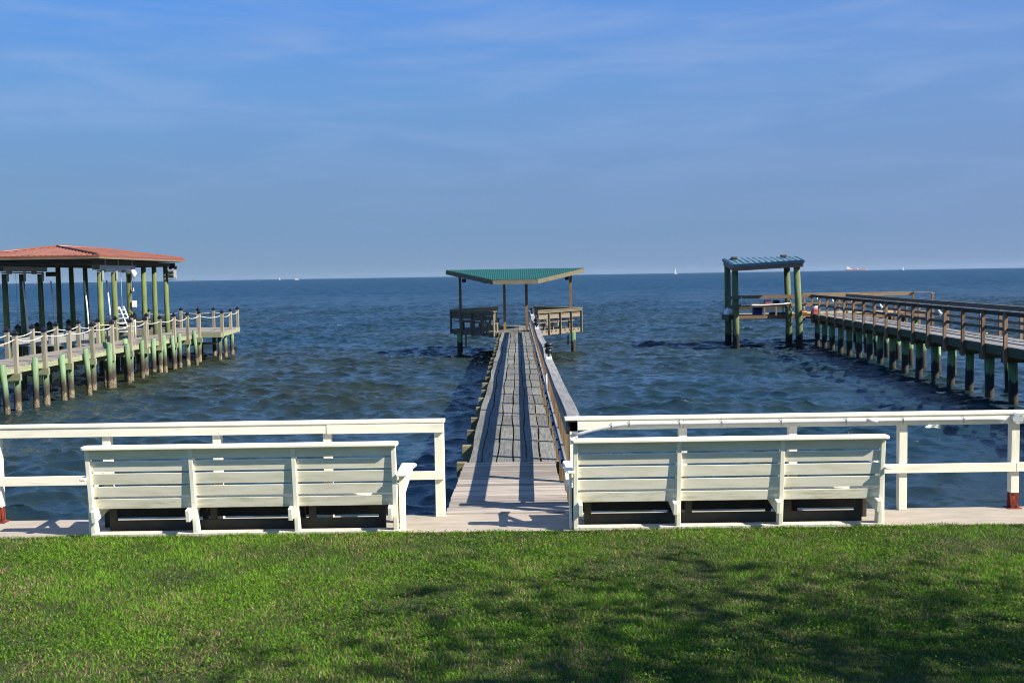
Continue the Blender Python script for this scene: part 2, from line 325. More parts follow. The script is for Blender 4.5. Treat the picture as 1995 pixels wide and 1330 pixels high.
def corr(mb, poly, across, slope, pitch, amp, thick=0.012, sub=4, tint=0.5):
    """corrugated sheet filling a planar polygon; ribs run along 'slope'"""
    a = Vector(across).normalized(); s = Vector(slope).normalized(); n = a.cross(s).normalized()
    if n.z < 0: n = -n
    P = [Vector(q) for q in poly]; o = P[0]; uv = [((q - o).dot(a), (q - o).dot(s)) for q in P]
    u0, u1 = min(u for u, _ in uv), max(u for u, _ in uv); k = max(2, int((u1 - u0) / pitch * sub)); prev = None
    for i in range(k + 1):
        u = u0 + (u1 - u0) * i / k; uu = min(max(u, u0 + 1e-4), u1 - 1e-4); ts = []
        for (ua, va), (ub, vb) in zip(uv, uv[1:] + uv[:1]):
            if (ua - uu) * (ub - uu) < 0: ts.append(va + (vb - va) * (uu - ua) / (ub - ua))
        if len(ts) < 2: continue
        w = amp * math.cos(2 * math.pi * u / pitch)
        lo, hi_ = o + a * u + s * min(ts) + n * w, o + a * u + s * max(ts) + n * w
        cur = (lo, hi_)
        if prev: 
            mb.add([prev[0], cur[0], cur[1], prev[1]], [(0, 1, 2, 3)], tint)
            mb.add([prev[0] - n * thick, cur[0] - n * thick, cur[1] - n * thick, prev[1] - n * thick], [(3, 2, 1, 0)], tint)
            mb.add([prev[0] - n * thick, cur[0] - n * thick, cur[0], prev[0]], [(0, 1, 2, 3)], tint)
            mb.add([prev[1] - n * thick, cur[1] - n * thick, cur[1], prev[1]], [(3, 2, 1, 0)], tint)
        prev = cur

# ------------------------------------------------------------------ ground
def structure(name, mb, mat): return tag(mb.build(name, mat), kind='structure')
EDGE = 10.80
structure('lawn', MB().prism([(-60, -40), (60, -40), (60, EDGE), (-60, EDGE)], -0.6, -0.012, 0.5), 'lawn')
w_ = MB()
xs = [-60, -20.4, -9.1, 0.9 - 4.9, 0.95, 5.9, 10.9, 21, 60]
w_.prism([(-60, EDGE + 0.001), (60, EDGE + 0.001), (60, 11.60), (-60, 11.60)], -0.25, 0.0, 0.5)
structure('sidewalk', w_, 'walk')
structure('seawall', MB().prism([(-60, 11.2), (60, 11.2), (60, 11.57), (-60, 11.57)], -3.0, -0.251, 0.5), 'concrete_c')

# ------------------------------------------------------------------ water: waves evaluated in world metres
WSL = (0.024, 0.047, 0.018)
def build_water():
    ys = [11.45]
    while ys[-1] < 14000:
        y = ys[-1]; ys.append(y + max(0.045, 0.0014 * y if y < 140 else 0.0023 * y if y < 700 else 0.006 * y))
    ys = np.array(ys); nc = 1250
    u = np.linspace(-1, 1, nc); u = np.sign(u) * (0.72 * np.abs(u) + 0.28 * np.abs(u) ** 3)
    Y = np.repeat(ys[:, None], nc, 1); X = u[None, :] * (Y * 0.80 + 14)
    dy = np.gradient(ys)[:, None]; dx = (Y * 0.80 + 14) * 1.5 / nc
    Z = np.zeros_like(X); DX = np.zeros_like(X); DY = np.zeros_like(X)
    rg = np.random.default_rng(5)
    for i in range(148):
        lam = (0.17 * (0.45 / 0.17) ** rg.random()) if i < 40 else (0.36 * (1.5 / 0.36) ** rg.random()) if i < 118 else (1.5 * (4.5 / 1.5) ** rg.random()) if i < 134 else (4.5 * (11.0 / 4.5) ** rg.random())
        th = rg.normal(0, 0.50) + (0.18 if lam > 1.5 else 0.0)
        kx, ky = math.sin(th) * 2 * math.pi / lam, math.cos(th) * 2 * math.pi / lam
        sl = WSL[0] if i < 40 else WSL[1] if i < 118 else WSL[2] if i < 134 else 0.014
        a = sl * lam / 2 / math.pi
        ph = rg.random() * 6.28
        att = np.clip((lam / np.maximum(dy, dx * abs(math.sin(th)) + 1e-6) - 2.2) / 2.0, 0, 1)
        A = kx * X + ky * Y + ph
        c_ = np.cos(A); s_ = np.sin(A)
        Z += a * att * c_; DX -= 1.0 * a * att * math.sin(th) * s_; DY -= 1.0 * a * att * math.cos(th) * s_
    grp = 1 + 0.35 * np.sin(0.31 * X + 0.17 * Y + 1) * np.sin(0.11 * X - 0.26 * Y + 2)
    Z *= grp
    nq = Y < 150; th_ = np.quantile(Z[nq], 0.99992); foam = np.clip((Z - th_) / 0.01, 0, 1) * 0.25 * (rg.random(Z.shape) > 0.5) * (np.sin(X * 3.1 + Y) > -0.2)
    foam *= (Y > 16)
    near = np.clip((Y - 11.45) / 0.5, 0, 1)
    V = np.stack([X + DX * near, np.maximum(Y + DY * near, 11.4), Z + WATER], -1).reshape(-1, 3).astype(np.float32)
    nr = len(ys); idx = np.arange(nr * nc).reshape(nr, nc)
    q = np.stack([idx[:-1, :-1], idx[:-1, 1:], idx[1:, 1:], idx[1:, :-1]], -1).reshape(-1, 4)
    me = bpy.data.meshes.new('water'); me.vertices.add(len(V)); me.vertices.foreach_set('co', V.ravel())
    me.loops.add(q.size); me.loops.foreach_set('vertex_index', q.ravel().astype(np.int32))
    me.polygons.add(len(q)); me.polygons.foreach_set('loop_start', np.arange(0, q.size, 4, dtype=np.int32))
    me.update(calc_edges=True); me.polygons.foreach_set('use_smooth', np.ones(len(q), bool))
    fa = me.attributes.new('foam', 'FLOAT', 'POINT'); fa.data.foreach_set('value', foam.ravel().astype(np.float32))
    me.materials.append(M['water']); o = bpy.data.objects.new('water', me); COL.objects.link(o); tag(o, kind='structure')
build_water()

# ------------------------------------------------------------------ grass
def vnoise(x, y, f, seed):
    rg = np.random.default_rng(seed); g = rg.random((256, 256)); x = x * f + 100; y = y * f + 100
    xi, yi = np.floor(x).astype(int), np.floor(y).astype(int); fx, fy = x - xi, y - yi
    fx = fx * fx * (3 - 2 * fx); fy = fy * fy * (3 - 2 * fy); G = lambda i, j: g[i % 256, j % 256]
    return (G(xi, yi) * (1 - fx) + G(xi + 1, yi) * fx) * (1 - fy) + (G(xi, yi + 1) * (1 - fx) + G(xi + 1, yi + 1) * fx) * fy
def build_grass(nb=520000, nclov=60000):
    n = nb
    x = RNG.uniform(-7.4, 7.4, n); y = 5.6 + (EDGE + 0.03 - 5.6) * RNG.random(n)
    y[:20000] = EDGE - 0.01 + 0.10 * (vnoise(x[:20000], x[:20000] * 0, 3.0, 21) - 0.5) + RNG.normal(0, 0.022, 20000)
    pat = 0.6 * vnoise(x, y, 1.3, 1) + 0.4 * vnoise(x, y, 4.5, 2); dry = 0.5 * vnoise(x, y, 2.1, 3) + 0.5 * vnoise(x, y, 9, 4)
    L = (0.018 + 0.030 * RNG.random(n) ** 1.5) * (0.5 + 1.0 * pat); Wd = 0.0042 + 0.0048 * RNG.random(n)
    ang = RNG.uniform(0, 2 * np.pi, n); lean = np.abs(RNG.normal(0.85, 0.5, n)); la = RNG.uniform(0, 2 * np.pi, n)
    cx, cy = np.cos(ang) * Wd / 2, np.sin(ang) * Wd / 2; lx, ly = np.cos(la) * np.sin(lean), np.sin(la) * np.sin(lean); lz = np.cos(lean)
    z0 = np.full(n, -0.014)
    mid = 0.55
    V = np.empty((n, 5, 3), np.float32)
    V[:, 0] = np.stack([x - cx, y - cy, z0], -1); V[:, 1] = np.stack([x + cx, y + cy, z0], -1)
    mx_, my_, mz = x + lx * L * mid * 0.6, y + ly * L * mid * 0.6, z0 + L * mid * (0.4 + 0.6 * lz)
    V[:, 2] = np.stack([mx_ + cx * .8, my_ + cy * .8, mz], -1); V[:, 3] = np.stack([mx_ - cx * .8, my_ - cy * .8, mz], -1)
    V[:, 4] = np.stack([x + lx * L, y + ly * L, mz + L * (1 - mid) * lz * 0.9], -1)
    ga = np.array([0.034, 0.090, 0.012]); gb = np.array([0.175, 0.355, 0.028]); st = np.array([0.40, 0.31, 0.17]); br = np.array([0.16, 0.10, 0.05])
    kk = np.clip(-0.25 + 1.45 * pat + RNG.normal(0, 0.25, n), 0, 1)[:, None]; C = ga * (1 - kk) + gb * kk
    isd = RNG.random(n) < np.clip(0.06 + 1.0 * (dry - 0.45), 0.03, 0.5); C[isd] = st * RNG.uniform(0.45, 1.0, isd.sum())[:, None]
    isb = RNG.random(n) < 0.06; C[isb] = br
    b = np.arange(n)[:, None] * 5
    quads = (b + np.array([[0, 1, 2, 3]])); tris = (b + np.array([[3, 2, 4]]))
    # clover leaflets
    m_ = nclov; keepx = RNG.uniform(-7.4, 7.4, m_ * 3); keepy = RNG.uniform(5.6, EDGE - .03, m_ * 3)
    pc = vnoise(keepx, keepy, 0.9, 8) * 0.6 + vnoise(keepx, keepy, 3.0, 9) * 0.4; sel = np.where(pc + RNG.normal(0, .08, m_ * 3) > 0.52)[0][:m_]
    kx, ky = keepx[sel], keepy[sel]; m_ = len(sel); hz = RNG.uniform(0.010, 0.038, m_); rr = RNG.uniform(0.004, 0.009, m_)
    a1 = RNG.uniform(0, 6.28, m_); tz = RNG.normal(0, 0.45, (m_, 2))
    cv = np.empty((m_, 5, 3), np.float32)
    for j in range(5):
        an = a1 + j * 2 * np.pi / 5; dxx, dyy = np.cos(an) * rr, np.sin(an) * rr
        cv[:, j] = np.stack([kx + dxx, ky + dyy, hz + dxx * tz[:, 0] + dyy * tz[:, 1]], -1)
    cc = np.array([0.075, 0.175, 0.012]) * RNG.uniform(0.6, 1.5, (m_, 1)) + np.array([0.03, 0.02, 0]) * RNG.random((m_, 1))
    nv = n * 5 + m_ * 5; VV = np.concatenate([V.reshape(-1, 3), cv.reshape(-1, 3)])
    pent = n * 5 + np.arange(m_)[:, None] * 5 + np.array([[0, 1, 2, 3, 4]])
    loops = np.concatenate([quads.ravel(), tris.ravel(), pent.ravel()]).astype(np.int32)
    starts = np.concatenate([np.arange(n) * 4, n * 4 + np.arange(n) * 3, n * 7 + np.arange(m_) * 5]).astype(np.int32)
    me = bpy.data.meshes.new('grass'); me.vertices.add(nv); me.vertices.foreach_set('co', VV.ravel())
    me.loops.add(len(loops)); me.loops.foreach_set('vertex_index', loops); me.polygons.add(len(starts)); me.polygons.foreach_set('loop_start', starts)
    me.update(calc_edges=True)
    colr = np.ones((nv, 4), np.float32); colr[:n * 5, :3] = np.repeat(C, 5, 0); colr[n * 5:, :3] = np.repeat(cc, 5, 0)
    ca = me.color_attributes.new('blade', 'FLOAT_COLOR', 'POINT'); ca.data.foreach_set('color', colr.ravel())
    me.materials.append(M['grass']); o = bpy.data.objects.new('grass', me); COL.objects.link(o)
    tag(o, 'short mown green grass and clover of the lawn in front of the sidewalk', 'grass', kind='stuff')
build_grass()

# ------------------------------------------------------------------ shade tree (stands right of and behind the camera; its shade falls on the lawn)
def build_tree():
    T = Vector((10.9, 0.6, 0)); t_ = thing('shade_tree', 'broad leafy tree on the lawn, shading its right side', 'tree', T)
    tr = MB(); tr.tube([T + Vector(p) for p in ((0, 0, -.1), (0.1, 0, 1.5), (0.0, 0.1, 3.2), (0.15, 0, 5.0), (0.1, 0.1, 7.5))], [0.36, 0.28, 0.24, 0.17, 0.06], 12)
    rg = np.random.default_rng(3)
    cl = []
    for i in range(30):
        a = i * 2.399; rad = 4.7 * math.sqrt((i + .5) / 30); z = 7.0 + (1 - (rad / 5.0) ** 2) * 1.6 * rg.uniform(-0.8, 1)
        cl.append(Vector((math.cos(a) * rad, math.sin(a) * rad, z)))
        if i % 2 == 0: tr.tube([T + Vector((0.05, 0.05, 3.4 + i * .07)), T + cl[-1] * 0.5 + Vector((0, 0, 2.0)), T + cl[-1]], [0.11, 0.07, 0.03], 6)
    tr.build('trunk', 'bark', t_)
    pts = []
    for c in cl:
        k = 700; d = rg.normal(0, 1, (k, 3)); d /= np.linalg.norm(d, axis=1)[:, None]; d *= (rg.random((k, 1)) ** 0.55) * np.array([2.3, 2.3, 1.2]); pts.append(d + np.array(c))
    P = np.concatenate(pts); n = len(P); a = rg.normal(0, 1, (n, 3)); a /= np.linalg.norm(a, axis=1)[:, None]; b = np.cross(a, rg.normal(0, 1, (n, 3))); b /= np.linalg.norm(b, axis=1)[:, None]
    s = rg.uniform(0.06, 0.12, (n, 1)); V = np.stack([P - a * s, P - b * s * .5, P + a * s, P + b * s * .5], 1).reshape(-1, 3)
    me = bpy.data.meshes.new('crown'); me.from_pydata(V.tolist(), [], [(4 * i, 4 * i + 1, 4 * i + 2, 4 * i + 3) for i in range(n)]); me.materials.append(M['leaf'])
    o = bpy.data.objects.new('crown', me); COL.objects.link(o); o.parent = t_; ORG[o.name] = T
build_tree()

# ------------------------------------------------------------------ benches
def make_bench(label, arms):
    b = thing('slatted_bench', label, 'bench', (0, 0, 0), 'white slatted benches facing the water')
    # local: x centre, y=0 is the back foot, +y towards the water
    LEAN = 0.14                                  # dy per dz, top towards -y
    yb = lambda z, d=0.0: 0.0 - (z) * LEAN + d
    PX = [-1.595, -0.53, 0.53, 1.56]
    for px in PX:
        m = MB(); w = 0.046
        ya, yc = yb(0.0, 0.0), yb(0.90, 0.02)
        m.add([(px - w / 2, -0.055, 0.0), (px + w / 2, -0.055, 0.0), (px + w / 2, 0.06, 0.0), (px - w / 2, 0.06, 0.0),
               (px - w / 2, yc - 0.055, 0.925), (px + w / 2, yc - 0.055, 0.925), (px + w / 2, yc + 0.01, 0.925), (px - w / 2, yc + 0.01, 0.925)],
              [(0, 3, 2, 1), (4, 5, 6, 7), (0, 1, 5, 4), (1, 2, 6, 5), (2, 3, 7, 6), (3, 0, 4, 7)])
        m.build('back_post', 'white_v', b, 0.004)
    for z0, z1 in ((0.29, 0.395), (0.42, 0.53), (0.552, 0.67), (0.69, 0.80), (0.822, 0.918)):
        m = MB(); y0 = -0.010 - z0 * 0.143; y1 = -0.010 - z1 * 0.143; th = 0.022
        dz = random.uniform(-.003, .003)
        m.add([(-1.60, y0, z0), (1.58, y0, z0 + dz), (1.58, y0 + th, z0 + dz), (-1.60, y0 + th, z0), (-1.60, y1, z1), (1.58, y1, z1 + dz), (1.58, y1 + th, z1 + dz), (-1.60, y1 + th, z1)],
              [(0, 3, 2, 1), (4, 5, 6, 7), (0, 1, 5, 4), (1, 2, 6, 5), (2, 3, 7, 6), (3, 0, 4, 7)])
        m.build('back_slat', 'slat_low' if z0 < .3 else 'slat', b, 0.003)
    yt = yb(0.93, 0.02)
    m = MB(); pts = []
    x0, x1, ya, yc = -1.645, 1.61, yt - 0.095, yt + 0.055
    for cx_, cy_, a0 in ((x1 - .03, ya + .03, -90), (x1 - .03, yc - .03, 0), (x0 + .03, yc - .03, 90), (x0 + .03, ya + .03, 180)):
        for k in range(4): a = math.radians(a0 + k * 30); pts.append((cx_ + .03 * math.cos(a), cy_ + .03 * math.sin(a)))
    m.prism(pts, 0.927, 0.962); m.build('top_cap', 'white', b, 0.008)
    for i, px in enumerate(PX):                      # sloping seat beams that stick out behind
        s = 1 if i == 0 else -1
        xc = px + s * (0.023 + 0.022)
        m = MB().bar((xc, -0.16, 0.225), (xc, 0.42, 0.315), 0.04, 0.125, None, (1, 0, 0)); m.build('seat_beam', 'white', b, 0.003)
    for k in range(5):
        y0 = 0.02 + k * 0.090; z0 = 0.348 + k * 0.0125
        MB().box(-1.60, 1.58, y0, y0 + 0.086, z0, z0 + 0.022).build('seat_slat', 'white', b, 0.003)
    for i, px in enumerate(PX): MB().box(px - 0.045, px + 0.0, 0.36, 0.44, 0.0, 0.345).build('front_leg', 'shade_dark', b, 0.003)
    MB().box(-1.55, 1.53, 0.445, 0.468, 0.085, 0.205).build('front_stretcher', 'shade_dark', b, 0.003)
    MB().box(-1.42, 1.38, 0.13, 0.15, 0.0, 0.125).build('lower_board', 'shade_dark', b, 0.003)
    for xx in (-1.455, -.39, .66, 1.40): MB().box(xx - .04, xx + .034, 0.135, 0.175, 0.0, 0.335).build('inner_leg', 'shade_dark', b, 0.003)
    MB().box(-1.62, 1.60, -0.062, 0.07, -0.01, 0.026).build('base_board', 'concrete_c', b, 0.004)
    for s, xb, aw in ((-1, -1.618, arms[0]), (1, 1.583, arms[1])):
        m = MB(); xo = lambda d: xb + s * d * (aw if d > .05 else 1)
        p = [(xo(0), -0.16), (xo(.115), -0.155), (xo(.14), 0.30), (xo(.16), 0.44), (xo(.13), 0.50), (xo(-.01), 0.50)]
        if s < 0: p = p[::-1]
        m.prism(p, 0.605, 0.632); m.build('armrest', 'white', b, 0.007)
        MB().box(min(xo(.015), xo(.07)), max(xo(.015), xo(.07)), -0.02, 0.09, 0.0, 0.604).build('arm_post', 'white_v', b, 0.004)
        m = MB(); m.bar((xo(.045), 0.09, 0.40), (xo(.10), 0.36, 0.60), 0.04, 0.07, None, (0, 0, 1) if False else (1, 0, 0)); m.build('arm_brace', 'white', b, 0.003)
    return b
bl_ = make_bench('white slatted bench left of the pier ramp, seen from behind', (.55, 1.0))
br_ = make_bench('white slatted bench right of the pier ramp, below the conduit', (.55, .5))
bl_.location = (-2.86, 10.86, 0.0); br_.location = (2.17, 10.86, 0.0)

# ------------------------------------------------------------------ white fences
FY = 11.54
def fence(name, label, xa, xb, posts, rusty, cap_l, cap_r, bl=None):
    f = thing(name, label, 'fence', (posts[0], FY, 0), 'white post and rail fences along the seawall')
    for px in posts:
        w = 0.105 if abs(px + 0.885) < .01 else 0.09
        z0 = 0.175 if px in rusty else 0.0
        o = MB().box(px - w / 2, px + w / 2, FY - 0.045, FY + 0.045, z0, 1.03).build('post', 'white_v', f, 0.004)
        if px in rusty:
            m = MB(); a = 0.043; zs = [0, .05, .1, .14, .176]; ring = []
            for z in zs: ring += [(px + sx * (a + random.uniform(-.006, .006)), FY + sy * (a + random.uniform(-.006, .006)), z) for sx, sy in ((-1, -1), (1, -1), (1, 1), (-1, 1))]
            m.add(ring, [(i * 4 + k, i * 4 + (k + 1) % 4, i * 4 + 4 + (k + 1) % 4, i * 4 + 4 + k) for i in range(4) for k in range(4)])
            m.box(px - .075, px + .075, FY - .07, FY + .07, 0.0, 0.008); m.build('rusted_foot', 'rust', o)
    tb = [bl or cap_l + .01] + [x for x in posts if xa + .5 < x < xb - .5][::3] + [cap_r - .01]
    for a, b_ in zip(tb, tb[1:]):
        j_ = random.uniform(-.003, .003); MB().box(a + .0015, b_ - .0015, FY - 0.072 + j_, FY - 0.046, 0.945 + j_, 1.049).build('top_board', 'white', f, 0.003)
    MB().box(cap_l, cap_r, FY - 0.079, FY + 0.07, 1.050, 1.082).build('top_cap', 'white', f, 0.006)
    xsplit = [xa] + [x for x in posts if xa + .5 < x < xb - .5][1::2] + [xb]
    for a, b_ in zip(xsplit, xsplit[1:]):
        MB().box(a + (.002 if a != xa else 0), b_ - .002, FY - 0.072, FY - 0.046, 0.418 + random.uniform(-.005, .005), 0.515 + random.uniform(-.004, .004)).build('mid_rail', 'white', f, 0.003)
    return f
fl = fence('post_and_rail_fence', 'white post and rail fence left of the pier, behind the left bench', -10.66, -0.833, [-10.66, -9.44, -8.22, -7.0, -5.79, -4.56, -3.34, -2.12, -0.885], [-5.79], -10.7, -0.82)
fr = fence('post_and_rail_fence', 'white post and rail fence right of the pier, carrying the grey conduit', 0.56, 10.38, [0.60, 1.80, 3.01, 4.22, 5.45, 6.67, 7.9, 9.12, 10.34], [5.45, 3.01], 0.50, 10.4, 0.638)
o = MB().box(0.535, 0.64, FY - 0.045, FY - 0.01, 0.93, 1.045).build('gap_shade_box', 'black', fr)  # shade of the hole under the cap end, put in as a black box
# plate under first post
MB().box(0.50, 0.66, FY - .10, FY + .06, 0.0, 0.012).build('foot_plate', 'galv', fr)
# conduit on the fence
yc = FY - 0.072 - 0.019
zline = lambda x: 1.005 - 0.14 * max(0, (1.25 - x) / 0.75) ** 1.6
pts = [(x, yc, zline(x)) for x in np.linspace(0.56, 5.32, 40)]
cd = MB().tube(pts, 0.0165, 10).build('conduit', 'pvc', fr)
for x in (1.015, 1.21, 1.76, 2.22, 2.87, 3.58, 4.2, 4.86):
    z = zline(x); MB().tube([(x, yc + .015, z - .034), (x, yc - .012, z - .026), (x, yc - .022, z), (x, yc - .012, z + .026), (x, yc + .015, z + .036)], 0.005, 6).build('clip', 'galv', cd)
MB().cyl((3.80, yc, zline(3.8)), (3.92, yc, zline(3.9)), 0.021, None, 12).build('coupling', 'pvc', cd)
jb = MB().cyl((5.44, yc + .018, 1.01), (5.44, yc - .035, 1.01), 0.062, 0.06, 28).build('junction_box', 'pvc', fr)
for a in (45, 135, 225, 315): MB().cyl((5.44 + .045 * math.cos(math.radians(a)), yc - .035, 1.01 + .045 * math.sin(math.radians(a))), (5.44 + .045 * math.cos(math.radians(a)), yc - .040, 1.01 + .045 * math.sin(math.radians(a))), .005, None, 8).build('screw', 'galv', jb)
MB().tube([(5.50, yc, 1.01), (6.2, yc, 1.008), (10.3, yc, 1.01)], 0.0165, 10).build('conduit', 'pvc', fr)

# ------------------------------------------------------------------ ramp
rp = thing('boarded_ramp', 'pale cross boarded ramp joining the sidewalk to the pier', 'ramp', (-0.13, 11.6, 0))
y = 11.604; m = MB(); i = 0
while y < 14.58:
    xl = -0.835 + (y - 11.6) * 0.02 + random.uniform(-.006, .006); xr = 0.555 - (0.055 if y > 13.2 else 0) + random.uniform(-.006, .006)
    z = 0.012 + (y - 11.6) * 0.009 + random.uniform(-.002, .002)
    m.box(xl, xr, y, y + 0.128, z - .03, z + .004); y += 0.1445
m.build('deck_boards', 'ramp', rp, 0.003)
for x in (-0.72, -0.12, 0.42): MB().box(x - .02, x + .02, 11.605, 14.6, -0.2, -0.022).build('joist', 'joist', rp)

# ------------------------------------------------------------------ centre pier
cp = thing('fishing_pier', 'long narrow weathered grey plank pier in the middle of the view', 'pier', (-0.1, 14.7, 0))
DZ = 0.045
wob = lambda y, k: 0.020 * math.sin(y * 0.55 + k * 1.9) + 0.012 * math.sin(y * 1.7 + k * 3.1)
bx = [-0.74 + i * 0.2103 for i in range(7)]
YJ = [14.85] + [16.35 + 1.6 * k for k in range(21)]
for i in range(6):
    m = MB(); y = 14.62
    segs = [14.62] + [YJ[k] for k in range(1 + i % 2, len(YJ), 2)] + [48.4]
    if i in (1, 2, 4, 5): segs = [14.62] + YJ[1:] + [48.4]
    for a, b_ in zip(segs, segs[1:]):
        n = max(2, int((b_ - a) / 0.4)); tint = random.random(); zz = DZ + random.uniform(-.004, .004); j = random.uniform(-.007, .007)
        ysx = np.linspace(a + .004, b_ - .004, n + 1); vs = []
        for yy in ysx:
            l = bx[i] + wob(yy, i) * 0.75 + .011 + j + (0 if i else .0); r_ = bx[i + 1] + wob(yy, i + 1) * 0.75 - .012 + j
            vs += [(l, yy, zz - .036), (r_, yy, zz - .036), (r_, yy, zz), (l, yy, zz)]
        fs = [(0, 1, 2, 3), tuple(4 * n + k for k in (3, 2, 1, 0))]
        for q in range(n):
            for k in range(4): fs.append((4 * q + k, 4 * q + 4 + k, 4 * q + 4 + (k + 1) % 4, 4 * q + (k + 1) % 4))
        m.add(vs, fs, tint)
    m.build('deck_plank', 'deck', cp)
for k, yj in enumerate(YJ):
    MB().box(-0.88 + random.uniform(-.02, .02), 0.60, yj - .07, yj + .07, DZ - .245, DZ - .038).build('joist', 'joist', cp)
for k, yj in enumerate(YJ[::2]):
    for x in (-0.55, 0.45): MB().cyl((x, yj + .17, -2.2), (x, yj + .17, DZ - .2), 0.10, 0.09).build('pile', 'pile_r', cp)
for x in (-0.6, -.1, 0.4): MB().box(x - .04, x + .04, 14.62, 48.4, DZ - .43, DZ - .246).build('stringer', 'joist', cp)
# right hand rail
RX = 0.60
rw = lambda y: 0.018 * math.sin(y * .6) + 0.008 * math.sin(y * 1.1 + 1)
posts_y = [11.72, 13.22] + [14.72 + 1.6 * k for k in range(22)]
for yy in posts_y: MB().box(RX - .045, RX + .05, yy - .045, yy + .045, -0.32, 1.012).build('rail_post', 'postbrown', cp)
def ribbon(mb, x0, x1, z0, z1, ya, yb_, step, wf, tint_each=False):
    ys = np.arange(ya, yb_ + step / 2, step)
    for a, b_ in zip(ys, ys[1:]):
        wa, wb = wf(a), wf(b_)
        mb.add([(x0 + wa, a, z0), (x1 + wa, a, z0), (x1 + wa, a, z1), (x0 + wa, a, z1), (x0 + wb, b_, z0), (x1 + wb, b_, z0), (x1 + wb, b_, z1), (x0 + wb, b_, z1)],
               [(3, 2, 1, 0), (4, 5, 6, 7), (0, 1, 5, 4), (1, 2, 6, 5), (2, 3, 7, 6), (3, 0, 4, 7)], (math.floor((a - ya) / 3.2) * .37) % 1)
m = MB(); ribbon(m, RX - .075, RX + .070, 1.013, 1.05, 11.64, 47.8, .4, rw); m.build('handrail_cap', 'railwood', cp)
m = MB(); ribbon(m, RX - .075, RX - .046, 0.87, 1.012, 11.70, 47.8, .8, lambda y: 0); m.build('handrail_board', 'railwood', cp)
m = MB(); ribbon(m, RX - .075, RX - .046, 0.36, 0.50, 11.95, 47.8, .8, lambda y: 0); m.build('mid_rail', 'railwood', cp)
yy = np.arange(11.9, 47.5, 0.2)
cdp = MB().tube([(RX - .093 + .004 * math.sin(y * 5), y, 0.435 + .016 * math.sin(y * 1.9) + .012 * math.sin(y * 4.3 + 1)) for y in yy], 0.02, 8).build('conduit', 'pvc', cp)
for k, y in enumerate(np.arange(12.3, 30, 0.8)): MB().box(RX - .116, RX - .08, y, y + .008, 0.41, 0.475).build('strap', 'black', cdp)
MB().tube([(RX - .09, 19.2, .55), (RX - .09, 19.25, .85)], .02, 8).build('conduit_riser', 'pvc', cp)

# lanterns on the hand rail
def make_lantern():
    l = thing('rail_lantern', 'x', 'lantern', (0, 0, 0), 'black lanterns on the pier handrail')
    MB().box(-.055, .055, -.055, .055, 0, .055).build('base', 'whiteplas', l, .008)
    MB().cyl((0, 0, .055), (0, 0, .10), .02, .016, 10).build('stem', 'black', l)
    MB().tube([(0, 0, .10), (0, 0, .115), (0, 0, .15), (0, 0, .20)], [.03, .055, .068, .066], 12).build('lower_bowl', 'black', l)
    MB().tube([(0, 0, .20), (0, 0, .235)], [.055, .055], 12).build('glass', 'lens', l)
    MB().tube([(0, 0, .232), (0, 0, .245), (0, 0, .27)], [.10, .095, .055], 16).build('shade', 'black', l)
    MB().tube([(0, 0, .270), (0, 0, .30), (0, 0, .325), (0, 0, .34)], [.088, .075, .04, .012], 16).build('top_shade', 'black', l)
    return l
ln = make_lantern(); ln['label'] = 'black tiered lantern on the pier handrail, the nearest of the three'; ln.location = (RX - .02, 19.9, 1.05)
l2 = copy_tree(ln); l2.location = (RX - .04, 31.2, 1.05); l2['label'] = 'middle black lantern on the pier handrail, between the other two'
l3 = copy_tree(ln); l3.location = (RX - .03, 41.2, 1.05); l3['label'] = 'farthest black lantern on the pier handrail, closest to the green roof'

# ------------------------------------------------------------------ pier head shelter (teal roof)
sh = thing('pier_shelter', 'hexagonal pier head with benches under a teal metal roof', 'shelter', (-0.07, 51.8, 0))
XC = -0.07
hexa = [(XC - .95, 48.45), (XC + .95, 48.45), (XC + 3.2, 51.8), (XC + 1.0, 55.3), (XC - 1.0, 55.3), (XC - 3.2, 51.8)]
# deck boards (run away from the shore)
m = MB(); n = 27
for k in range(n):
    xa = XC - 3.1 + 6.2 * k / n; xb = XC - 3.1 + 6.2 * (k + 1) / n - .012; xm = abs((xa + xb) / 2 - XC)
    fr_ = max(0, (xm - .95) / 2.25); m.box(xa, xb, 48.45 + fr_ * 3.35 + .03, 55.3 - fr_ * 3.5 - .03, 0.0, 0.04)
m.build('deck', 'deck', sh)
for yj in (49.0, 50.4, 51.8, 53.2, 54.6):
    fr_ = abs(yj - 51.85) / 3.4; hw = 3.1 - 2.2 * fr_; MB().box(XC - hw, XC + hw, yj - .05, yj + .05, -.22, -.002).build('floor_joist', 'joist', sh)
for x, y_ in ((-2.82, 50.6), (2.68, 50.55), (-2.9, 53.1), (2.8, 53.1), (-.8, 54.9), (.7, 54.9)):
    MB().cyl((x, y_, -2.4), (x, y_, -.10), .115, .105).build('pile', 'pile_r', sh)
for x, y_ in ((-2.5, 50.75), (2.43, 50.65)): MB().box(x - .05, x + .03, y_ - .04, y_ + .04, -.72, -.10).build('brace_post', 'joist', sh)
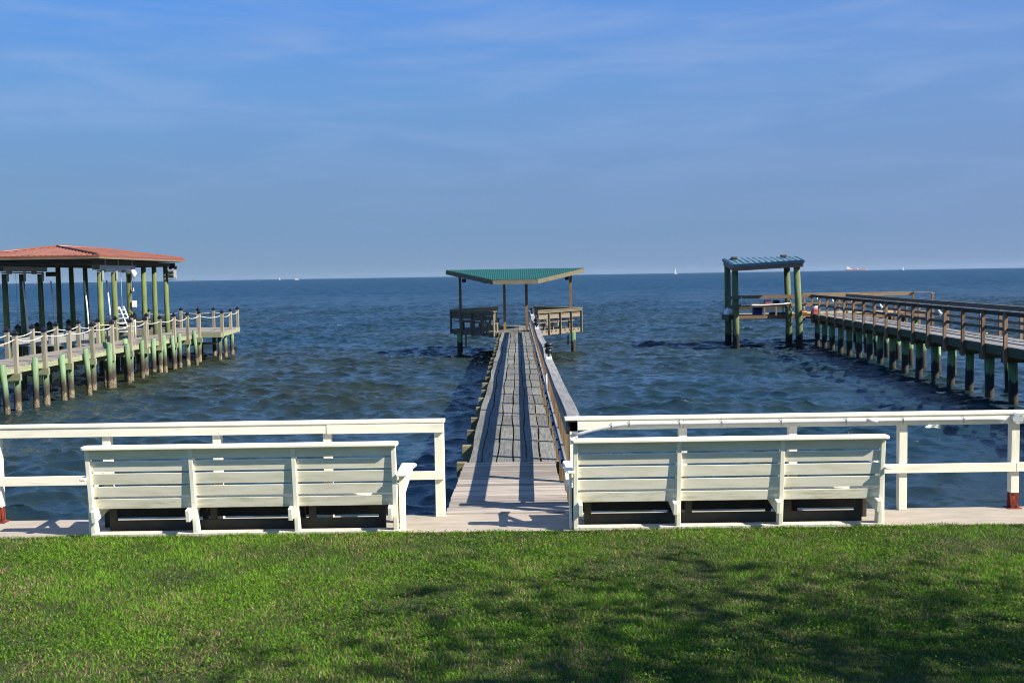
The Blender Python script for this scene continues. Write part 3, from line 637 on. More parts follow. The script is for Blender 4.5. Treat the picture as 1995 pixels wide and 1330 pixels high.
def wallrun(p, q, mat_b, mat_s, parts=4, full=True):
    p, q = Vector((*p, 0)), Vector((*q, 0)); d = (q - p); L = d.length; d.normalize(); nrm = Vector((-d.y, d.x, 0))
    if (p - Vector((XC, 51.8, 0))).dot(nrm) < 0: nrm = -nrm                      # outwards
    w = thing_parent = sh
    def board(z0, z1, off, th, name, mat):
        a, b_ = p + nrm * off, q + nrm * off
        MB().bar(a + Vector((0, 0, (z0 + z1) / 2)), b_ + Vector((0, 0, (z0 + z1) / 2)), th, z1 - z0).build(name, mat, sh)
    board(0.985, 1.025, 0.0, 0.20, 'wall_cap', mat_s)
    board(0.79, 0.935, -0.02, 0.03, 'back_board', mat_b); board(0.60, 0.77, -0.02, 0.03, 'back_board', mat_b)
    board(-0.16, 0.06, -0.02, 0.035, 'skirt_board', mat_b); board(.88, .984, -.085 if p.y > 51 and q.y > 51 and min(p.y, q.y) >= 51.7 else .055, .03, 'rim_board', mat_s)
    for k in range(parts + 1):
        c = p + (q - p) * (k / parts if 0 < k < parts else (0.012 if k == 0 else .988)) + nrm * 0.045
        m = MB(); m.bar(c + Vector((0, 0, -.17)), c + Vector((0, 0, .90)), .05, .09, None, d); m.build('stud', mat_s, sh)
    a, b_ = p - nrm * .30, q - nrm * .30
    sx = 0.12
    MB().bar(a.lerp(b_, sx * .5) + Vector((0, 0, .43)), a.lerp(b_, 1 - sx) + Vector((0, 0, .43)), .42, .045).build('bench_seat', mat_b, sh)
    for k in range(5):
        c = a.lerp(b_, .12 + .19 * k) + nrm * -.1
        MB().bar(c + Vector((0, 0, .042)), c + Vector((0, 0, .405)), .06, .09, None, d).build('bench_leg', mat_s, sh)
wallrun(hexa[5], hexa[0], 'wallx', 'fascia'); wallrun(hexa[1], hexa[2], 'wallx', 'fascia')
wallrun(hexa[2], hexa[3], 'wallx', 'tan'); wallrun(hexa[4], hexa[5], 'wallx', 'tan')
for x, y_ in ((-.61, 50.2), (.44, 50.2), (-2.80, 51.8), (2.63, 51.8)):
    MB().box(x - .062, x + .062, y_ - .062, y_ + .062, 0.04, 2.34 + (.30 if abs(x) > 2 else 0)).build('roof_post', 'postbrown', sh)
# roof: two corrugated slopes meeting at a ridge across the widest line
RZ, EZ = 2.965, 2.47
rl, rr_ = Vector((-3.47, 51.8, RZ)), Vector((3.30, 51.8, RZ)); f0, f1 = Vector((-1.11, 48.2, EZ)), Vector((.93, 48.2, EZ)); b0, b1 = Vector((-1.11, 55.4, EZ)), Vector((.93, 55.4, EZ))
m = MB(); corr(m, [f0, f1, rr_, rl], (1, 0, 0), (0, 3.6, RZ - EZ), .10, .012); m.build('roof_sheet', 'teal', sh)
m = MB(); corr(m, [b0, b1, rr_, rl], (1, 0, 0), (0, -3.6, RZ - EZ), .10, .012); m.build('roof_sheet', 'teal', sh)
def fasc(a, b_, h0=.20, th=.04, name='fascia', mat='fascia', drop=.02):
    a, b_ = Vector(a), Vector(b_); MB().bar(a - Vector((0, 0, h0 / 2 + drop)), b_ - Vector((0, 0, h0 / 2 + drop)), th, h0).build(name, mat, sh)
for a, b_ in ((f0, f1), (f0, rl), (f1, rr_), (b0, rl), (b1, rr_), (b0, b1)): fasc(a, b_)
for y0, z_ in ((48.9, 2.30), (51.8, 2.72), (54.7, 2.30)):
    hw = 3.15 - abs(y0 - 51.8) / 3.5 * 2.0; MB().box(XC - hw, XC + hw, y0 - .05, y0 + .05, z_ - .0, z_ + .13).build('roof_beam', 'fascia', sh)
for k in range(7):
    x = -2.6 + k * .85; fr_ = max(0, (abs(x - XC) - 1) / 2.3); y0 = 48.3 + fr_ * 3.5
    MB().bar((x, y0, EZ - .10 + (y0 - 48.2) * .1375), (x, 51.8, RZ - .10), .04, .12).build('rafter', 'under', sh)
def flood(x, y_, z, par, s=1.0):
    a = MB(); a.prism([(x - .10 * s, y_ - .08 * s), (x + .10 * s, y_ - .08 * s), (x + .085 * s, y_ + .08 * s), (x - .085 * s, y_ + .08 * s)], z - .17 * s, z, .5); b_ = a.build('flood_lamp', 'black', par, .012)
    MB().cyl((x, y_, z), (x, y_, z + .10 * s), .016, None, 8).build('bracket', 'black', b_)
flood(-2.57, 51.2, 2.52, sh); flood(2.42, 51.2, 2.56, sh)

# ------------------------------------------------------------------ left dock with rope railing
LX = -15.0
ld = thing('rope_railed_dock', 'long dock with rope railings and green piles, left side', 'dock', (-15.9, 30.0, 0))
m = MB(); y = 16.0
while y < 49.5: m.box(LX - 1.78 + random.uniform(-.01, .01), LX + random.uniform(-.008, .008), y, y + .135, .14, .18); y += .145
m.build('deck', 'ldeck', ld)
LY = [31.18 - 1.85 * k for k in range(7, 0, -1)] + [31.18, 33.08, 34.93, 36.82, 38.65, 40.48, 42.12, 43.88, 45.68, 47.55, 49.3]
for x in (LX - .03, LX - 1.72): MB().box(x - .025, x + .025, 16, 49.45, -.03, .138).build('stringer', 'lstr', ld)
MB().box(LX - .9, LX - .85, 16, 49.4, -.03, .138).build('stringer', 'lstr', ld)
caps_o = []; caps_i = []
def ropepost(x, y_, ztop=1.10, zb=-.06, w=.125, name='rail_post'):
    o = MB().box(x - w / 2, x + w / 2, y_ - w / 2, y_ + w / 2, zb, ztop).build(name, 'lpost', ld, 0)
    c = MB(); c.box(x - w / 2 - .012, x + w / 2 + .012, y_ - w / 2 - .012, y_ + w / 2 + .012, ztop - .02, ztop + .035, .5); c.cone4(x, y_, ztop + .035, w + .05, .12); c.build('post_cap', 'cap', o)
    return (x, y_, ztop - .13)
for yy_ in LY:
    x = LX + .045; caps_o.append(ropepost(x, yy_, 1.10 + random.uniform(-.02, .03)))
for yy_ in [v - .62 for v in (27.8, 29.6)] + [34.6 - 1.85 * 2, 34.6 - 1.85, 34.6, 36.42, 38.3, 40.25, 42.15, 43.98, 45.9, 47.7]:
    caps_i.append(ropepost(LX - 1.86, yy_, 1.08 + random.uniform(-.02, .03)))
def rope(a, b_, sag=None):
    a, b_ = Vector(a), Vector(b_); L = (b_ - a).length; sag = L * random.uniform(.035, .06) if sag is None else sag
    pts = [a.lerp(b_, t) - Vector((0, 0, sag * 4 * t * (1 - t))) for t in np.linspace(0, 1, 9)]
    MB().tube(pts, .017, 6).build('rope', 'rope', ld)
for a, b_ in zip(caps_o, caps_o[1:]): rope(a, b_)
for a, b_ in zip(caps_i[1:], caps_i[2:]): rope(a, b_)
for yy_ in LY:
    MB().box(LX - 1.9, LX + .16 + random.uniform(-.03, .04), yy_ - .06, yy_ + .06, -.25, -.035).build('cross_beam', 'lstr', ld)
    MB().cyl((LX - .04 + random.uniform(-.03, .03), yy_ + .16, -2.4), (LX - .02, yy_ + .16, -.02), .105, .10).build('pile', 'pile_l', ld)
    MB().cyl((LX - 1.6, yy_ + .16, -2.4), (LX - 1.6, yy_ + .16, -.02), .11, .10).build('pile', 'pile_l', ld)
for k, yy_ in enumerate([30.2 - 1.9 * 5, 30.2 - 1.9 * 4, 30.2 - 1.9 * 3, 30.2 - 1.9 * 2, 30.2 - 1.9, 30.22, 32.3, 34.2, 36.1, 38.25, 39.95, 41.55, 42.9, 44.1, 45.2, 46.2, 48.3]):
    lean = random.uniform(-.11, .11); q_ = random.uniform(.88, 1.12); x = LX + .10; ztp = .34 + random.uniform(-.05, .07)
    MB().tube([(x + .04 + lean, yy_ + random.uniform(-.04, .04), -2.4), (x + .02 + lean * .5, yy_, -.6), (x, yy_, ztp)], [.098 * q_, .093 * q_, .088 * q_], 14).build('fender_pile', 'pile_l', ld)
for yy_ in (38.9, 40.9, 43.0): MB().cyl((LX - .32, yy_, -2.2), (LX - .32, yy_, .42), .10, .09).build('fender_pile', 'pile_l', ld)
# dock head
m = MB(); y = 49.6
while y < 55.1:
    xr = -14.02 - .105 * (y - 49.6); m.box(-22.2 if y > 52.3 else LX - 1.78, xr, y, y + .135, .14, .18); y += .145
m.build('head_deck', 'ldeck', ld)
MB().box(LX, -14.03, 49.56, 49.60, -.05, .137).build('head_beam', 'lstr', ld)
MB().bar((-14.03, 49.6, .045), (-14.6, 55.1, .045), .04, .185).build('head_beam', 'lstr', ld)
MB().box(-22.2, LX - 1.8, 52.26, 52.30, -.05, .137).build('head_beam', 'lstr', ld)
hp = [ropepost(-14.06, 49.95, 1.10, -.10), ropepost(-14.36, 52.55, 1.10, -.10), ropepost(-14.62, 54.85, 1.12, -.10)]
bk = [ropepost(-15.9, 54.95), ropepost(-17.6, 54.95, 1.12), ropepost(-19.3, 54.95, 1.08), ropepost(-16.0, 52.6, 1.15)]
rope(caps_o[-1], hp[0], .10); rope(hp[0], hp[1]); rope(hp[1], hp[2]); rope(hp[2], bk[0]); rope(bk[0], bk[1]); rope(bk[1], bk[2])
for x, y_ in ((-14.25, 50.1), (-14.42, 51.7), (-14.55, 53.4), (-15.4, 51.0), (-15.4, 53.2), (-17.5, 53.5), (-19.5, 53.5), (-21.6, 53.5)):
    MB().cyl((x, y_, -2.4), (x, y_, .06), .10, .095).build('pile', 'pile_l', ld)
MB().cyl((-15.9, 50.6, -.42), (-14.35, 50.35, -.36), .075, .06).build('cross_brace', 'joist', ld)
# dark storage bench at the dock head
sb = thing('dock_bench', 'long dark bench with a back rail at the far end of the rope dock', 'bench', (-19.5, 53.9, .18))
MB().box(-21.9, -17.4, 53.95, 54.0, .62, .72).build('back_rail', 'under', sb); MB().box(-21.9, -17.4, 53.2, 53.9, .42, .48).build('seat', 'under', sb)
MB().box(-21.9, -17.4, 53.95, 53.99, .30, .56).build('back_board', 'under', sb)
for x in (-21.7, -20.3, -18.9, -17.6): MB().box(x - .05, x + .05, 53.2, 53.9, .181, .42).build('leg', 'under', sb)

# ------------------------------------------------------------------ boathouse
bh = thing('boathouse', 'open boathouse on green piles with a red hipped metal roof', 'boathouse', (-19.2, 46.5, 0))
XR, XL, YN, YF, ZE, ZR = -16.35, -22.1, 41.25, 51.9, 3.70, 4.14
xm_ = (XR + XL) / 2; hr = (XR - XL) / 2; A, B = Vector((xm_, YN + hr, ZR)), Vector((xm_, YF - hr, ZR))
c0, c1, c2, c3 = Vector((XL, YN, ZE)), Vector((XR, YN, ZE)), Vector((XR, YF, ZE)), Vector((XL, YF, ZE))
for poly, ac, sl in (([c0, c1, A], (1, 0, 0), (0, hr, ZR - ZE)), ([c1, c2, B, A], (0, 1, 0), (-hr, 0, ZR - ZE)), ([c2, c3, B], (1, 0, 0), (0, -hr, ZR - ZE)), ([c3, c0, A, B], (0, 1, 0), (hr, 0, ZR - ZE))):
    m = MB(); corr(m, poly, ac, sl, .23, .022); m.build('roof_sheet', 'red', bh)
MB().tube([c1 + Vector((-.12, .12, .05)), A + Vector((0, 0, .02))], .05, 8).build('hip_cap', 'darktrim', bh)
MB().tube([c0 + Vector((.12, .12, .05)), A + Vector((0, 0, .02))], .04, 8).build('hip_cap', 'redtrim', bh)
MB().tube([c2 + Vector((-.1, -.1, .04)), B + Vector((0, 0, .03)), A + Vector((0, 0, .03))], .055, 8).build('ridge_cap', 'redtrim', bh)
for a, b_ in ((c0, c1), (c1, c2), (c2, c3), (c3, c0)):
    d_ = Vector((0, 0, .03)); MB().bar(a - d_, b_ - d_, .05, .06).build('eave_trim', 'redtrim', bh)
    d_ = Vector((0, 0, .10)); MB().bar(a - d_, b_ - d_, .04, .075).build('fascia_board', 'fascia', bh)
MB().box(XL + .03, XR - .03, YN + .03, YF - .03, ZE - .12, ZE - .09).build('ceiling', 'under', bh)
RRX, LLX = -17.0, -20.9
BY = [42.9, 44.4, 46.1, 47.95, 49.35, 50.95]
for x in (RRX, LLX):
    MB().box(x - .18, x - .12, 41.6, 51.5, 3.33, 3.515).build('header_beam', 'under', bh); MB().box(x + .12, x + .18, 41.6, 51.5, 3.33, 3.515).build('header_beam', 'under', bh)
for y_ in (41.55, 51.45): MB().box(LLX - .3, RRX + .3, y_ - .04, y_ + .04, 3.32, 3.517).build('header_beam', 'under', bh)
for x in (RRX, LLX):
    for i, y_ in enumerate(BY):
        top = 3.03 if i < 3 else 3.5; dx_ = random.uniform(-.06, .06)
        MB().tube([(x + dx_, y_ + random.uniform(-.05, .05), -2.4), (x + dx_ * .4, y_, 0.6), (x, y_, top)], [.125, .118, .105], 16).build('pile', 'pile_b', bh)
for y_ in (43.0, 44.4, 46.0): MB().box(RRX + .185, RRX + .215, y_ - .03, y_ + .03, 3.32, 3.6).build('hanger', 'galv', bh)
# short dark capped piles on the far side of the slip
for y_ in (44.7, 46.5, 47.75, 49.8):
    o = MB().cyl((-21.3, y_, -2.2), (-21.3, y_, .76), .13, .12).build('short_pile', 'pile_b', bh)
    c = MB(); c.cyl((-21.3, y_, .75), (-21.3, y_, .79), .15, .15); c.tube([(-21.3, y_, .79), (-21.3, y_, .92)], [.15, .01], 8); c.build('pile_cap', 'cap', o)
MB().box(-22.6, -21.0, 41.5, 52.2, .08, .16).build('side_deck', 'ldeck', bh)
# speakers / lamps on far right pile
sp = thing('wall_speaker', 'grey loudspeaker box on the far right boathouse pile', 'speaker', (-16.75, 50.95, 2.9))
MB().prism([(-16.87, 50.8), (-16.52, 50.75), (-16.50, 51.1), (-16.87, 51.1)], 2.78, 3.16).build('cabinet', 'galv', sp, .03)
MB().box(-16.83, -16.56, 50.745, 50.755, 2.84, 2.90).build('grille', 'black', sp); MB().box(-16.83, -16.56, 50.745, 50.755, 3.02, 3.08).build('grille', 'black', sp)
MB().tube([(-16.9, 50.95, 2.85), (-16.9, 50.95, 2.70), (-16.48, 50.95, 2.70), (-16.48, 50.95, 2.80)], .015, 6).build('bracket', 'galv', sp)
fl2 = thing('twin_flood_lamp', 'small black twin spotlight under the red roof corner', 'lamp', (-16.7, 51.3, 3.3))
for x in (-16.82, -16.58): MB().tube([(x, 51.1, 3.27), (x, 51.2, 3.27), (x, 51.28, 3.28)], [.075, .07, .035], 12).build('lamp_head', 'black', fl2)
MB().box(-16.85, -16.55, 51.28, 51.32, 3.25, 3.36).build('mount', 'black', fl2)
# boat lift
bf = thing('boat_lift', 'galvanised boat lift with guide poles under the red roof', 'boat lift', (-19, 44.5, 0))
for x, ml in ((RRX, 1), (LLX, 0)):
    bm = MB(); bm.box(x - .16, x - .148, 42.55, 46.5, 3.14, 3.33); bm.box(x + .138, x + .15, 42.55, 46.5, 3.14, 3.33); bm.box(x - .2, x + .19, 42.5, 46.55, 3.306, 3.33); bm.build('lift_beam', 'galv', bf)
    for y_ in BY[:3]:
        MB().box(x + .115, x + .14, y_ - .09, y_ + .09, 2.72, 3.13).build('pile_plate', 'galv', bf)
    MB().cyl((x - .02, 42.7, 3.085), (x - .02, 46.3, 3.085), .03, None, 10).build('drive_shaft', 'galv', bf)
    for y_ in (43.35, 45.6): MB().cyl((x - .02, y_ - .16, 3.085), (x - .02, y_ + .16, 3.085), .065, None, 12).build('cable_drum', 'galv', bf)
    for y_ in (43.4, 45.65): MB().cyl((x + .03 + (.2 if x < -18 else -.2), y_, 0.15), (x + .03 + (.2 if x < -18 else -.2), y_, 3.06), .008, None, 6).build('lift_cable', 'galv', bf)
MB().cyl((LLX + .2, 46.3, 3.02), (LLX + .65, 46.35, 3.02), .10, .10).build('motor', 'under', bf)
for y_ in (43.6, 45.8):
    cb = MB(); cb.box(-20.85, -17.1, y_ - .07, y_ + .07, .02, .04); cb.box(-20.85, -17.1, y_ - .07, y_ + .07, .24, .26); cb.box(-20.85, -17.1, y_ - .01, y_ + .01, .04, .24); cb.build('cradle_beam', 'galv', bf)
for x in (-19.7, -18.3): MB().bar((x, 41.0, .36), (x + .02, 47.4, .36), .10, .24).build('bunk', 'galv', bf)
for x, y_ in ((-20.5, 43.9), (-20.3, 46.1), (-17.95, 43.95), (-17.85, 46.1)):
    MB().tube([(x - .13, y_, 2.72), (x - .05, y_, 1.6), (x, y_, 0.3)], .034, 8).build('guide_pole', 'whiteplas', bf)
mb_ = MB(); mb_.tube([(-16.78, 46.0, 3.10), (-16.72, 45.95, 3.0), (-16.74, 45.95, 2.80)], [.11, .13, .06], 12); mb_.build('motor_cover', 'whiteplas', bf)
MB().box(-16.86, -16.66, 45.95, 46.03, 1.52, 1.80).build('switch_box', 'whiteplas', bf, .01)
MB().box(-16.84, -16.76, 45.97, 46.03, 2.22, 2.36).build('switch_box', 'whiteplas', bf, .01)
MB().box(-16.82, -16.68, 45.9, 46.0, 1.0, 1.26).build('control_box', 'black', bf, .02)
MB().tube([(-16.76, 45.97, 2.8), (-16.8, 45.97, 2.3), (-16.98, 45.85, 1.75), (-16.95, 45.85, 1.5), (-16.76, 45.95, 1.4), (-16.76, 45.95, 1.2)], .012, 6).build('cable', 'black', bf)
MB().cyl((-16.74, 45.95, .18), (-16.74, 45.95, 1.0), .03, None, 8).build('riser_pipe', 'whiteplas', bf)
# steps
st = thing('boarding_steps', 'white aluminium boarding steps standing on the rope dock', 'steps', (-17.3, 45.8, .18))
for y_ in (45.4, 45.9):
    MB().tube([(-17.45, y_, 0.1), (-17.45, y_, 1.55), (-17.2, y_, 1.56), (-16.85, y_, .62)], .028, 6).build('side_rail', 'whiteplas', st)
for k in range(6): MB().box(-17.46, -17.18 + .075 * k, 45.4, 45.9, 1.42 - .19 * k, 1.445 - .19 * k).build('tread', 'whiteplas', st)

# ------------------------------------------------------------------ right dock
rx = lambda y: 14.0 + (y - 30.0) * 0.06
rd = thing('railed_dock', 'long grey dock with brown posts and handrails, right side', 'dock', (14, 30, 0))
RY = [53.95 - 1.637 * k for k in range(0, 23)]; Y0, Y1 = 17.0, 54.6
m = MB()
for k in range(9):
    o0 = -.30 + k * .185; 
    for a, b_ in zip(np.arange(Y0, Y1, 3.27), list(np.arange(Y0 + 3.27, Y1, 3.27)) + [Y1]):
        m.bar((rx(a) + o0 + .09, a + .004, .43), (rx(b_) + o0 + .09, b_ - .004, .43), .172, .04)
m.build('deck', 'rdeck', rd)
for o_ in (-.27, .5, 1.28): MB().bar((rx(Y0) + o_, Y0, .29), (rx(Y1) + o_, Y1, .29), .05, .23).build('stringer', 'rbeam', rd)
for k, y_ in enumerate(RY):
    x = rx(y_)
    MB().box(x - .40, x - .305, y_ - .045, y_ + .045, -.04 + random.uniform(-.02, .02), 1.40).build('rail_post', 'rpost', rd)
    MB().box(x + 1.40, x + 1.49, y_ - .045, y_ + .045, .0, 1.40).build('rail_post', 'rpost', rd)
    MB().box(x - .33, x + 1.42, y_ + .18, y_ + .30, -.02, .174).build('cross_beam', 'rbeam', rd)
    dx_ = random.uniform(-.05, .05)
    MB().tube([(x + .0 + dx_, y_ + .24, -2.4), (x - .02, y_ + .24, -.02)], [.135, .122], 16).build('pile', 'pile_r', rd)
    MB().tube([(x + 1.24 - dx_, y_ + .30, -2.4), (x + 1.2, y_ + .30, -.02)], [.125, .115], 16).build('pile', 'pile_r', rd)
for o_ in (-.36, 1.45):
    MB().bar((rx(Y0) + o_, Y0, 1.425), (rx(Y1) + o_, 54.1, 1.425), .16, .042).build('handrail_cap', 'rrail', rd)
    MB().bar((rx(Y0) + o_ + (.06 if o_ < 0 else -.06), Y0, 1.35), (rx(Y1) + o_ + (.06 if o_ < 0 else -.06), 54.1, 1.35), .035, .10).build('handrail_board', 'rrail', rd)
    MB().bar((rx(Y0) + o_ + (.065 if o_ < 0 else -.065), Y0, .93), (rx(Y1) + o_ + (.065 if o_ < 0 else -.065), 54.1, .93), .035, .10).build('mid_rail', 'rrail', rd)
for k, y_ in enumerate((53.4, 50.2, 46.6, 42.2, 35.3, 31.6)):
    o = MB().tube([(rx(y_) - .22, y_, 1.28), (rx(y_) - .20, y_ - .05, 1.20), (rx(y_) - .17, y_ - .12, 1.13)], [.02, .045, .055], 8).build('spot_lamp', 'whiteplas', rd)
# dock head to the right
m = MB(); x = 14.7
while x < 21.5: m.box(x, x + .135, 54.65, 57.3, .40, .45); x += .145
m.build('head_deck', 'tan', rd)
for y_ in (54.7, 57.2): MB().box(14.7, 21.55, y_ - .03, y_ + .03, .18, .398).build('head_beam', 'brail', rd)
for x in (15.6, 17.5, 19.4, 21.5):
    MB().box(x - .05, x + .05, 57.26, 57.36, -.05, 1.40).build('rail_post', 'rpost', rd)
    MB().box(x - .05, x + .05, 54.55, 54.65, -.05, 1.38 if x > 21 else .40).build('rail_post', 'rpost', rd)
for x in (17.0, 18.3, 19.6, 20.9):
    MB().cyl((x, 55.3, -2.4), (x, 55.3, .17), .13, .12).build('pile', 'pile_r', rd); MB().cyl((x, 57.0, -2.4), (x, 57.0, .17), .13, .12).build('pile', 'pile_r', rd)
MB().box(15.5, 21.6, 57.22, 57.40, 1.401, 1.44).build('handrail_cap', 'tan', rd); MB().box(15.5, 21.5, 57.225, 57.255, 1.25, 1.40).build('handrail_board', 'brail', rd)
MB().box(15.5, 21.5, 57.225, 57.255, .85, .95).build('mid_rail', 'brail', rd)
MB().box(21.42, 21.6, 54.6, 57.21, 1.401, 1.44).build('handrail_cap', 'tan', rd)

# ------------------------------------------------------------------ shed with blue roof
sd_ = thing('dock_shed', 'small open shed on four thick piles with a blue seamed roof', 'shed', (12.5, 54, 0))
FP = [(11.19, 54.05), (13.98, 52.35), (13.90, 54.0), (11.14, 55.75)]     # front left, front right, rear right, rear left
tops = [2.78, 2.92, 3.2, 3.2]
for (x, y_), tz in zip(FP, tops):
    lx = -.22 if x > 13 else -.06
    MB().tube([(x + .03, y_, -2.4), (x + .02, y_, 0), (x + lx * .5, y_, tz)], [.18, .172, .155], 18).build('pile', 'pile_s', sd_)
Fl, Fr, Br, Bl = Vector((10.98, 53.75, 3.03)), Vector((14.15, 51.95, 3.20)), Vector((14.42, 54.4, 3.40)), Vector((10.93, 56.1, 3.37))
def sheet(pts, th, name, mat, dz=0):
    n_ = len(pts); m = MB(); m.add([p + Vector((0, 0, dz)) for p in pts] + [p + Vector((0, 0, dz - th)) for p in pts], [(0, 1, 2, 3), (7, 6, 5, 4)] + [(i, (i + 4), ((i + 1) % 4 + 4), (i + 1) % 4) for i in range(4)]); return m.build(name, mat, sd_)
rs = sheet([Fl, Fr, Br, Bl], .02, 'roof_sheet', 'blue')
for k in range(13):
    t_ = (k + .3) / 12.6; a, b_ = Fl.lerp(Fr, t_), Bl.lerp(Br, t_); z_ = Vector((0, 0, .02)); MB().bar(a + z_, b_ + z_, .025, .024).build('roof_rib', 'blue', rs)
inn = lambda p, z: p + Vector((0, 0, z))
for a, b_ in ((Fl, Fr), (Fl, Bl), (Fr, Br), (Bl, Br)):
    MB().bar(inn(a, -.085), inn(b_, -.085), .03, .13).build('drip_edge', 'blue', sd_)
    c_ = (Fl + Fr + Br + Bl) / 4; a2, b2_ = a.lerp(c_, .035), b_.lerp(c_, .035)
    MB().bar(inn(a2, -.25), inn(b2_, -.25), .05, .20).build('header_beam', 'brail', sd_)
for p in (Fl.lerp(Bl, .75).lerp(Fr.lerp(Br, .75), .13), Fl.lerp(Bl, .75).lerp(Fr.lerp(Br, .75), .80)):
    MB().box(p.x - .14, p.x + .14, p.y - .15, p.y + .15, p.z + .03, p.z + .15).build('roof_vent', 'under', sd_, .02)
# shed platform
m = MB()
for k in range(12):
    y_ = 54.3 + k * .16; m.box(11.0, 14.75 if y_ < 54.6 else 14.69, y_, y_ + .145, .40, .445)
m.build('platform', 'tan', sd_)
MB().box(10.9, 14.7, 54.22, 54.27, .20, .40).build('platform_beam', 'brail', sd_)
MB().bar((10.78, 53.8, .27), (10.92, 56.2, .27), .05, .24).build('platform_beam', 'rbeam', sd_)
MB().box(10.82, 11.2, 53.9, 56.2, .395, .44).build('side_shelf', 'rbeam', sd_)
MB().bar((11.3, 53.85, 1.36), (15.1, 53.85, 1.36), .04, .17).build('top_rail', 'brail', sd_)
MB().bar((11.3, 53.85, .93), (15.1, 53.85, .93), .04, .13).build('mid_rail', 'brail', sd_)
MB().bar((11.3, 54.25, .965), (14.4, 54.25, .965), .5, .05).build('counter', 'brail', sd_)
MB().bar((11.3, 55.9, .72), (14.1, 55.9, .72), .04, .17).build('back_rail', 'under', sd_)
for x in (12.62, 13.22): MB().box(x - .04, x + .04, 53.80, 53.88, .40, .86).build('rail_post', 'brail', sd_)
for z_ in (1.34, .88): MB().bar((10.75, 53.7, z_), (11.35, 53.8, z_), .04, .17).build('side_rail', 'rrail', sd_)
MB().tube([(11.42, 53.78, 1.36), (11.42, 53.78, .96), (12.5, 53.78, .94), (13.5, 53.78, .985), (13.9, 53.78, 1.02)], .028, 8).build('water_pipe', 'whiteplas', sd_)
MB().tube([(14.2, 53.7, 1.45), (14.22, 53.7, 1.40), (14.26, 53.7, .97), (14.62, 53.7, .97), (14.62, 53.7, .82), (14.32, 53.7, .82), (14.31, 53.7, .42)], .026, 8).build('water_pipe', 'whiteplas', sd_)

# things kept on and by the shed
def tbox(name, label, cat, x0, x1, y0, y1, z0, z1, mb_, ml, lid=.3):
    t_ = thing(name, label, cat, ((x0 + x1) / 2, (y0 + y1) / 2, z0)); zc_ = z1 - (z1 - z0) * lid
    MB().prism([(x0 + .01, y0 + .01), (x1 - .01, y0 + .01), (x1 - .01, y1 - .01), (x0 + .01, y1 - .01)], z0 + .001, zc_).build('body', mb_, t_, .012)
    MB().box(x0, x1, y0, y1, zc_ + .001, z1).build('lid', ml, t_, .012)
    MB().tube([(x0 + .25 * (x1 - x0), y0 - .015, zc_ - .01), (x0 + .25 * (x1 - x0), y0 - .03, zc_ - .04), (x0 + .75 * (x1 - x0), y0 - .03, zc_ - .04), (x0 + .75 * (x1 - x0), y0 - .015, zc_ - .01)], .008, 6).build('handle', ml, t_)
    return t_
tbox('cooler', 'faded red cooler with a white lid on the right dock corner', 'cooler', 15.02, 15.38, 53.5, 53.8, .45, .86, 'cooler_red', 'whiteplas', .25)
tbox('tackle_box', 'red and white box on the shed counter, left of the dark red one', 'box', 12.72, 13.05, 54.1, 54.4, .991, 1.20, 'cooler_red', 'navy', .45)
tbox('tackle_box', 'dark red box with black lid on the shed counter', 'box', 13.17, 13.48, 54.1, 54.4, .991, 1.18, 'dkred', 'black', .35)
tbox('storage_bin', 'blue plastic bin on the shed platform under the counter', 'bin', 12.2, 12.7, 54.5, 54.8, .446, .80, 'bluebin', 'navy', .2)
t_ = thing('folding_chair', 'small navy folding chair at the right end of the shed', 'chair', (13.9, 54.5, .445))
MB().bar((13.75, 54.6, 1.0), (14.0, 54.6, 1.0), .03, .22).build('backrest', 'navy', t_); MB().box(13.72, 14.02, 54.35, 54.62, .80, .83).build('seat', 'navy', t_)
for x in (13.74, 14.0):
    for y_ in (54.37, 54.6): MB().cyl((x, y_, .446), (x, y_, .80 if y_ < 54.5 else 1.0), .014, None, 6).build('leg', 'black', t_)
t_ = thing('tarp_bundle', 'white egg shaped plastic tub on the shed side shelf', 'tub', (10.95, 54.6, .44))
MB().tube([(10.93, 54.6, .441), (10.93, 54.6, .50), (10.92, 54.6, .62), (10.90, 54.6, .74), (10.88, 54.6, .80)], [.21, .23, .215, .14, .03], 16).build('tub_body', 'whiteplas', t_)
t_ = thing('green_tub', 'green plastic tray on the shed platform beside the front pile', 'tray', (13.6, 54.3, .445)); MB().prism([(13.3, 54.3), (13.95, 54.3), (13.9, 54.6), (13.35, 54.6)], .446, .54).build('tray', 'green', t_, .01); MB().box(13.0, 13.3, 54.32, 54.5, .446, .56).build('handle_block', 'black', t_, .01)
t_ = thing('kayak', 'orange kayak end lying beside the shed next to the cooler', 'kayak', (14.6, 54.4, .445)); MB().tube([(14.28, 54.45, .52), (14.4, 54.45, .52), (14.7, 54.45, .51), (14.95, 54.45, .52), (15.0, 54.45, .54)], [.02, .06, .075, .06, .015], 12).build('hull', 'orange', t_)

